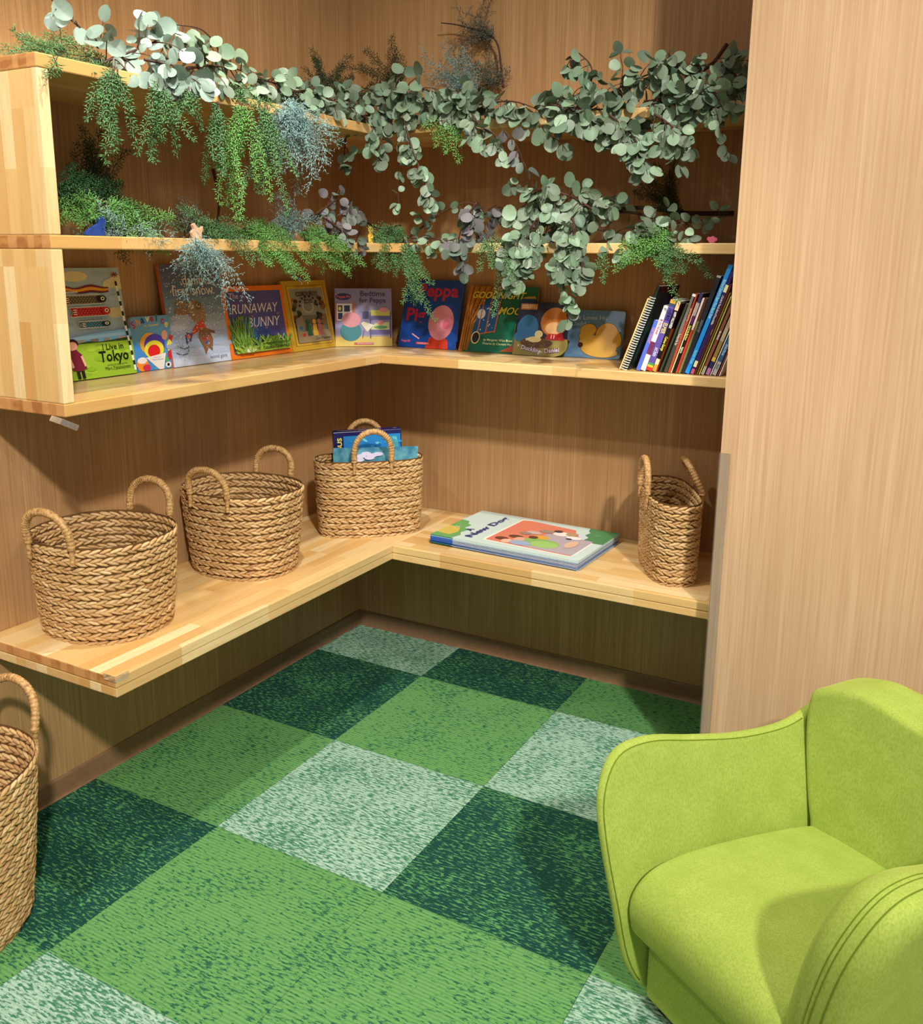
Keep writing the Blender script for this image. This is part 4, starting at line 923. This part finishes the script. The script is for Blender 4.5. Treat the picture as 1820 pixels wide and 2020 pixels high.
eucalyptus('large pale green eucalyptus branch crowning the middle shelf', [(1180, 420), (1120, 385), (1060, 378), (1030, 410)], 'R', .34, .048, 22, .075, M_EUC, 36, hang=.35)
eucalyptus('dense eucalyptus mass over the middle shelf edge, left half', [(1060, 430), (1040, 460), (1030, 490), (1020, 530)], 'R', .39, .044, 20, .07, M_EUC, 37, hang=.45)
eucalyptus('dense eucalyptus mass over the middle shelf edge, right half', [(1130, 430), (1130, 465), (1135, 500), (1150, 520)], 'R', .39, .046, 22, .07, M_EUC, 38, hang=.45)
eucalyptus('eucalyptus tail hanging lowest in front of the picture books', [(1090, 500), (1105, 540), (1115, 580), (1118, 625)], 'R', .395, .040, 9, .035, M_EUC, 39, hang=.6)
eucalyptus('eucalyptus branch lying on the middle shelf toward the column', [(1170, 450), (1220, 460), (1290, 455), (1350, 440)], 'R', .32, .044, 13, .06, M_EUC, 40, hang=.22)
eucalyptus('shadowed eucalyptus leaves at the back right of middle shelf', [(1180, 420), (1250, 420), (1330, 440), (1440, 425)], 'R', .22, .038, 8, .05, M_EUC, 41, hang=.2, stem=.005)
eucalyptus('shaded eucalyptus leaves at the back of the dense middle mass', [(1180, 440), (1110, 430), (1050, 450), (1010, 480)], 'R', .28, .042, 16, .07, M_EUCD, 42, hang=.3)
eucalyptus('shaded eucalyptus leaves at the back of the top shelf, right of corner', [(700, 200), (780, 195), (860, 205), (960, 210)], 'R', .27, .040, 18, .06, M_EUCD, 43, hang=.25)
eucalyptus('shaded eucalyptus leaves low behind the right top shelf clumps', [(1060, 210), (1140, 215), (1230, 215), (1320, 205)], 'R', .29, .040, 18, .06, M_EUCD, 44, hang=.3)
# --- green cypress, hanging from the top shelf left run
cypress('short green cypress spray hanging just beside the left end panel', (112, 112), [(100, 160), (120, 150)], 'L', .345, M_CYP, 1, .02, .03)
cypress('green cypress lying on the top left shelf corner', (130, 105, .25), [(20, 90, .15), (60, 85, .2), (90, 70, .2), (0, 108, .2), (60, 110, .3)], 'L', .25, M_CYP, 2, .03, .02, n=2)
cypress('green cypress lying behind silvery leaves on the left shelf', (210, 125, .28), [(110, 95, .25), (150, 85, .2), (300, 150, .3), (180, 130, .33)], 'L', .28, M_CYP, 3, .03, .02, n=2)
cypress('broad green cypress spray hanging leftmost under the top shelf', (225, 135), [(172, 240), (200, 235), (245, 225), (222, 300), (238, 310)], 'L', .36, M_CYP, 4, 0.026, .06, n=2, k=1.1)
cypress('dark tipped cypress spray hanging second from the left', (310, 165), [(300, 310), (325, 320), (345, 315), (305, 250)], 'L', .362, M_CYP, 5, 0.026, .04, n=2, k=1.1)
cypress('small green cypress spray hanging third from the left', (370, 175), [(350, 250), (385, 265), (375, 230)], 'L', .362, M_CYP, 6, 0.022, .04, n=2, k=1.1)
cypress('green cypress spray hanging fourth with a twist to the left', (430, 205), [(430, 280), (392, 350), (415, 340), (450, 330)], 'L', .362, M_CYP, 7, 0.022, .04, n=2, k=1.1)
cypress('longest green cypress spray, reaching down to the middle shelf', (478, 205), [(470, 330), (455, 420), (440, 450), (490, 400), (500, 350)], 'L', .365, M_CYPB, 8, 0.024, .03, n=2, k=1.1)
cypress('wide green cypress spray left of the blue grey one', (520, 210), [(520, 360), (550, 380), (505, 430), (540, 330), (560, 350)], 'L', .365, M_CYP, 9, 0.026, .03, n=2, k=1.1)
cypress('bushy cypress foliage along the top shelf edge, left run', (430, 180, .33), [(380, 165, .34), (480, 200, .34), (520, 205, .34), (350, 150, .34)], 'L', .34, M_CYP, 10, .026, .03, n=2)
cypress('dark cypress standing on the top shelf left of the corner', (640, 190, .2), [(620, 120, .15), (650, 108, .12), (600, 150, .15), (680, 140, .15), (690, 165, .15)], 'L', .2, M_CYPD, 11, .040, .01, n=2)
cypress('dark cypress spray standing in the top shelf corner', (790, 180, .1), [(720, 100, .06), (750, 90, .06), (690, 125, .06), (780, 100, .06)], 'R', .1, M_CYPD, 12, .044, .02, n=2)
cypress('green cypress tuft hanging under the right top shelf', (880, 235), [(870, 290), (890, 305), (905, 295), (850, 270)], 'R', .375, M_CYPB, 13, .028, .04, n=2)
# middle shelf cypress
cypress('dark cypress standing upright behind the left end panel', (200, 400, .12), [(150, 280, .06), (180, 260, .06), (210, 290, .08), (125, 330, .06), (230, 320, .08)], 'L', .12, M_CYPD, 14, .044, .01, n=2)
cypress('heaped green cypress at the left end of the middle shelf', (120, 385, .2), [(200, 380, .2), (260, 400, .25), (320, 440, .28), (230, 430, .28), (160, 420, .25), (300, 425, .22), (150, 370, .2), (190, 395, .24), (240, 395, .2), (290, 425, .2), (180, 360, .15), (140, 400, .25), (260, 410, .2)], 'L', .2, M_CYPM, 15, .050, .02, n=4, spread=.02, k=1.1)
cypress('bright green cypress in front of the heap by the blue bird', (200, 400, .26), [(130, 435, .29), (180, 440, .31), (250, 445, .31), (300, 455, .32), (340, 470, .33), (270, 420, .3), (220, 425, .3), (320, 445, .32), (160, 425, .3)], 'L', .26, M_CYPB, 16, .036, .02, n=3)
cypress('green cypress fringe right of the natural wood bird', (400, 450, .28), [(350, 430, .28), (440, 465, .33), (480, 480, .35), (530, 490, .36), (420, 480, .35), (460, 455, .3), (500, 470, .33), (380, 450, .3)], 'L', .28, M_CYP, 17, .036, .03, n=3)
cypress('bright green cypress fringe hanging over the middle shelf', (480, 455, .3), [(520, 470, .34), (570, 495, .36), (600, 500, .36), (540, 500, .36), (590, 470, .34), (450, 470, .33), (560, 460, .3), (630, 490, .35)], 'L', .3, M_CYPB, 18, .038, .05, n=3)
cypress('green cypress fringe drooping left of the shelf corner', (600, 460, .3), [(640, 500, .36), (670, 510, .36), (700, 525, .36), (690, 490, .36), (620, 510, .36), (650, 480, .33), (720, 500, .36)], 'L', .3, M_CYPB, 19, .038, .05, n=3)
cypress('dark green cypress heap right of the yellow figure', (770, 450, .28), [(740, 500, .34), (780, 500, .36), (820, 490, .35), (750, 470, .32), (800, 520, .36), (725, 515, .36), (760, 520, .36), (790, 460, .3)], 'R', .28, M_CYP, 20, .040, .06, n=3)
cypress('long cypress spray hanging before the blue picture book', (800, 480), [(805, 560), (800, 610), (835, 640), (845, 580), (820, 600)], 'R', .375, M_CYP, 21, .030, .03, n=2)
cypress('cypress sprig under the dense eucalyptus mass, left side', (960, 470), [(960, 540), (1000, 560), (940, 500), (1060, 580)], 'R', .375, M_CYP, 22, .028, .04, n=2)
cypress('bright green cypress fan over the shelf edge toward the column', (1330, 470, .33), [(1230, 505), (1265, 500), (1200, 515), (1290, 520), (1240, 480)], 'R', .375, M_CYPB, 23, .042, .03, n=3)
cypress('green cypress spray drooping above the leaning books', (1290, 475, .33), [(1320, 530), (1350, 520), (1380, 560), (1300, 530), (1340, 500)], 'R', .37, M_CYP, 24, .036, .04, n=3)
cypress('thin cypress sprig hanging left of the bright fan', (1200, 490, .36), [(1180, 550), (1170, 520)], 'R', .375, M_CYP, 25, .02, .04)
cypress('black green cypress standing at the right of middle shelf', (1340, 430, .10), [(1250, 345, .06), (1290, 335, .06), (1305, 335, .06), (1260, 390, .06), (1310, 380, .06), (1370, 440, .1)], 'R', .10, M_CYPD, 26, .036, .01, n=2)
# blue grey wispy
wispy('large blue grey wispy sprig hanging under the left top shelf', (570, 205), [(545, 280), (580, 300), (600, 370), (625, 280), (610, 320), (560, 250)], 'L', .37, seed=1, n=10, spread=.045)
wispy('blue grey wispy sprig hanging before the snowfall picture book', (385, 470), [(395, 530), (420, 560), (440, 600), (410, 520), (370, 510)], 'L', .375, seed=2, n=5, spread=.016)
wispy('dry grey wispy sprig standing behind the natural wood bird', (375, 465, .26), [(350, 370, .24), (335, 400, .24), (390, 420, .26), (360, 420, .26)], 'L', .26, M_GREY, 3, n=5, spread=.02, fall=.0)
wispy('blue grey wispy sprig lying near the blue bird', (250, 455, .3), [(150, 440, .3), (180, 425, .3), (300, 470, .33), (320, 475, .335)], 'L', .3, seed=4, n=4, spread=.02, fall=.02)
wispy('blue grey wispy sprig lying at the middle of the left run', (580, 450, .27), [(500, 430, .27), (540, 415, .27), (570, 400, .27), (610, 440, .27), (520, 450, .28)], 'L', .27, seed=5, n=5, spread=.02, fall=.02)
wispy('tall dry wispy branch curving up against the back wall', (990, 168, .04), [(930, 150, .03), (900, 120, .03), (940, 90, .03), (960, 120, .03)], 'R', .04, M_GREY, 6, n=5, spread=.035, fall=.0, stempath=[(992, 172, .04), (988, 130, .03), (980, 85, .03), (955, 65, .03), (905, 50, .03), (870, 45, .04)])
wispy('dry wispy twig tip at the top of the curved branch', (975, 75, .03), [(930, 45, .03), (900, 35, .03), (870, 50, .03), (920, 70, .03)], 'R', .03, M_GREY, 7, n=4, spread=.02, fall=.0)
wispy('blue grey wispy sprig behind leaves on the right top shelf', (930, 185, .12), [(830, 150, .08), (870, 140, .08), (910, 130, .08), (850, 165, .1), (900, 95, .06)], 'R', .12, seed=8, n=6, spread=.03, fall=.0)
# bare cut stems
def stick(label, P, side, r, mat, zend):
    ax = 0 if side == 'L' else 1; Q = [at(p[0], p[1], ax, p[2] if ax == 0 else -p[2]) for p in P]; O = Q[0].copy(); Q[-1].z = zend+r*.6
    C_ = catmull3([q-O for q in Q], 6)
    m = MB(); m.tube(C_, [r*(1-.5*i/len(C_)) for i in range(len(C_))], 8); o = m.build('bare_stem', mat); o.location = O; return tag(o, label, 'stem', 'bare cut stems')
stick('dark cut stem pointing up beside the column above the top shelf', [(1433, 88, .08), (1405, 125, .12), (1360, 160, .2), (1330, 190, .24)], 'R', .006, M_STEM, Z4)
stick('short dark cut stem pointing up at the middle shelf', [(1178, 378, .08), (1160, 398, .12), (1110, 440, .2), (1090, 470, .24)], 'R', .006, M_STEMD, Z3)
stick('long dark stem lying along the middle shelf to the column', [(1447, 421, .06), (1350, 420, .08), (1250, 410, .1), (1130, 430, .2), (1100, 470, .24)], 'R', .007, M_STEMD, Z3)
stick('bare brown twig leaning up under the long cypress spray', [(420, 335, .08), (424, 350, .1), (432, 395, .16), (430, 430, .2), (428, 458, .22)], 'L', .005, M_STEM, Z3)
stick('thin dark twig arching behind the yellow figure', [(790, 445, .25), (745, 450, .22), (720, 440, .2), (700, 470, .25)], 'L', .0025, M_STEMD, Z3)

# ------------------------------------------------------------------ small wooden cut-outs
def cutout(name, pts, c, th, label, cat, rz, mat):
    m = MB(); slab(m, pts, -th/2, th/2); o = m.build(name, mat); o.location = c; o.rotation_euler = (0, 0, rz); bevel(o, .001)
    return tag(o, label, cat)
s = .001
c = at(190, 462, 0, .315); c.z = Z3+.0005
cutout('wooden_bird', [(x*s, z*s) for x, z in ((-26,0),(22,0),(20,12),(24,22),(24,34),(16,41),(7,36),(4,26),(-8,20),(-20,14),(-34,2))], c, .008, 'blue wooden bird cut-out standing on the middle shelf edge', 'bird', PI/2, plain('blue_paint', '1f3f8c', .5, .4))
c = at(388, 468, 0, .318); c.z = Z3+.0005
cutout('wooden_bird', [(x*s, z*s) for x, z in ((-14,0),(14,0),(14,12),(20,22),(19,30),(10,24),(0,27),(-8,36),(-16,32),(-12,22),(-20,14))], c, .008, 'natural wood bird cut-out above the grey hanging sprig', 'bird', PI/2, plain('bare_wood', 'cfa98c', .6, .3))
c = at(731, 476, 0, .30); c.z = Z3+.0005
cutout('wooden_figure', [(x*s, z*s) for x, z in ((-7,0),(7,0),(7,10),(9,22),(6,28),(4,32),(8,38),(8,45),(4,50),(-4,50),(-8,45),(-8,38),(-4,32),(-6,28),(-9,22),(-7,10))], c, .008, 'small yellow wooden figure cut-out in the shelf corner', 'figure', .6, plain('yellow_paint', 'd9b23c', .5, .4))
c = at(1404, 478, 1, -.31); c.z = Z3+.0005
cutout('wooden_flower', [(x*s, z*s) for x, z in ((-6,0),(6,0),(8,4),(14,6),(13,13),(7,14),(2,18),(-4,15),(-11,16),(-14,9),(-9,5))], c, .008, 'small pink wooden cut-out at the right end of middle shelf', 'ornament', 0, plain('pink_paint', 'd0607c', .5, .4))

# ------------------------------------------------------------------ armchair
AG = math.radians(-33); CO = V((1.577, -1.302, 0))
chair = thing('armchair', CO, 'lime green velvet tub armchair with curved arms, lower right corner', 'armchair', None, (0, 0, AG))
# local: x across the seat (0..WS), y backwards, z up
WS = .36
def catmull(P, n=6, closed=False):
    out = []; N = len(P)
    for i in range(N if closed else N-1):
        p0, p1, p2, p3 = (P[(i-1) % N] if (closed or i > 0) else P[0]), P[i], P[(i+1) % N], (P[(i+2) % N] if (closed or i+2 < N) else P[-1])
        for k in range(n):
            t = k/n; out.append(tuple(.5*((2*b)+(-a+c)*t+(2*a-5*b+4*c-d)*t*t+(-a+3*b-3*c+d)*t**3) for a, b, c, d in zip(p0, p1, p2, p3)))
    if not closed: out.append(tuple(P[-1]))
    return out
def pad(name, prof, w0, w1, rr, tf, mats, seg=6, dome=0.0, cshrink=(.97, .9, 0.7, 0.4)):
    """closed profile (p,q) swept from w0 to w1 with rounded rims of radius rr; tf(p,q,w) -> local point; profile is counter-clockwise"""
    N = len(prof); A = sum(prof[i][0]*prof[(i+1) % N][1]-prof[(i+1) % N][0]*prof[i][1] for i in range(N)); sg = 1 if A > 0 else -1
    nr = []
    for i in range(N):
        a, b = prof[i-1], prof[(i+1) % N]; t = V((b[0]-a[0], b[1]-a[1])); t.normalize(); nr.append(V((t.y, -t.x))*sg)
    nr = [sum((nr[(i+j) % N]*(5-abs(j)) for j in range(-4, 5)), V((0, 0))).normalized() for i in range(N)]
    cx = sum(p[0] for p in prof)/N; cy = sum(p[1] for p in prof)/N
    rings = []
    def ring(inset, w, sc=1.0):
        R_ = []
        for i in range(N):
            p = prof[i][0]-nr[i].x*inset; q = prof[i][1]-nr[i].y*inset
            p = cx+(p-cx)*sc; q = cy+(q-cy)*sc; R_.append(tf(p, q, w))
        rings.append(R_)
    for s_ in cshrink[::-1]: ring(rr, w0-dome*(1-s_*s_), s_)
    for k in range(seg+1): a = PI/2*k/seg; ring(rr*(1-math.sin(a)), w0+rr*(1-math.cos(a)))
    nm = 5
    for k in range(1, nm): ring(0, w0+rr+(w1-w0-2*rr)*k/nm)
    for k in range(seg+1): a = PI/2*(1-k/seg); ring(rr*(1-math.sin(a)), w1-rr*(1-math.cos(a)))
    for s_ in cshrink: ring(rr, w1+dome*(1-s_*s_), s_)
    vs = [p for r_ in rings for p in r_]; fs = []
    for i in range(len(rings)-1):
        for k in range(N): fs.append((i*N+k, i*N+(k+1) % N, (i+1)*N+(k+1) % N, (i+1)*N+k))
    n0 = len(vs); vs.append(tf(cx, cy, w0-dome)); vs.append(tf(cx, cy, w1+dome)); L = (len(rings)-1)*N
    for k in range(N): fs.append((n0, (k+1) % N, k)); fs.append((n0+1, L+k, L+(k+1) % N))
    m = MB(); m.add(vs, fs, 0, True); return m.build(name, mats, chair)
armP = catmull([(.02,.02),(-.045,.10),(-.082,.24),(-.092,.38),(-.078,.465),(-.03,.525),(.05,.535),(.16,.512),(.28,.490),(.40,.485),(.50,.505),(.56,.50),(.58,.35),(.57,.15),(.55,.02),(.3,.015),(.12,.015)], 5, True)
def flare(z): return .070*max(0, (z-.22)/.31)**1.3
def az(q): return q if q < .28 else .28+(q-.28)*.90
def arm_left(p, q, w): return V((w - flare(q)*1.22, p*1.0, az(q)))
def arm_right(p, q, w): return V((WS - .022 + w*1.0 + flare(q), p*.86+.022, q if q < .28 else .28+(q-.28)*1.10))
al = pad('arm', armP, -.024, 0.0, .011, arm_left, M_VEL)
ar = pad('arm', armP, 0.0, .11, .042, arm_right, M_VEL)
seatP = catmull([(-.032,.180),(-.058,.215),(-.056,.262),(-.024,.298),(.03,.313),(.12,.312),(.26,.296),(.40,.272),(.44,.25),(.44,.18),(.3,.172),(.1,.170)], 5, True)
pad('seat_cushion', seatP, -.004, WS+.004, .02, lambda p, q, w: V((w, p, q + .012*math.sin(PI*min(1, max(0, w/WS)))*(1 if q > .2 else 0)*min(1, max(0, (q-.2)/.06)))), M_VEL)
m = MB(); m.box((.006, -.012, .03), (WS-.006, .5, .172)); bevel(m.build('seat_base', M_VEL, chair), .012, 4)
m = MB()
for x, y in ((.03, .03), (WS-.03, .03), (.03, .47), (WS-.03, .47)): m.tube([(x, y, 0), (x, y, .035)], .018, 16)
lg = plain('black_glide', '1a1a1a', .5, .4)
for i, (x, y) in enumerate(((.03, .03), (WS-.03, .03), (.03, .47), (WS-.03, .47))):
    q = MB(); q.tube([(x, y, 0), (x, y, .035)], .018, 16); q.build('leg', lg, chair)
backP = catmull([(-.030,.36),(-.058,.48),(-.064,.56),(-.045,.588),(0.0,.610),(.05,.625),(.11,.622),(.18,.612),(.25,.622),(.32,.625),(.37,.610),(.41,.588),(.425,.56),(.418,.48),(.39,.36),(WS+.006,.285),(WS-.012,.256),(.28,.250),(.18,.248),(.08,.250),(.010,.256),(-.006,.285)], 5, True)
def bk(p, q, w): q = q if q < .26 else .26+(q-.26)*.86; return V((p, .405 + w + (q-.26)*.16, q))
pad('back_cushion', backP, -.0, .12, .016, lambda p, q, w: bk(p, q, w), M_VEL)
shellP = catmull([(-.05,.03),(-.07,.25),(-.10,.45),(-.085,.55),(-.02,.59),(.06,.600),(.18,.592),(.30,.600),(.38,.59),(.445,.55),(.46,.45),(.43,.25),(.41,.03),(.18,.025)], 5, True)
pad('back_shell', shellP, .10, .175, .03, lambda p, q, w: bk(p, q, w), M_VEL)
# stitched seams
def seam(prof, i0, i1, inset, w, tf, name, r=.0010):
    N = len(prof); pts = []
    for i in range(i0, i1):
        p = prof[i % N]; a = prof[(i-1) % N]; b = prof[(i+1) % N]; t = V((b[0]-a[0], b[1]-a[1])).normalized(); A = -1
        n_ = V((t.y, -t.x))*A   # outward for the clockwise arm outline
        pts.append(tf(p[0]-n_.x*inset, p[1]-n_.y*inset, w))
    m = MB(); m.tube(pts, r, 5); return m.build(name, M_SEAM, chair)
seam(armP, 3, 48, .011*.5, -.0006, arm_left, 'seam')
for w_ in (.046, .054, .072): seam(armP, 8, 48, -.0002, w_, arm_right, 'seam', .0009)
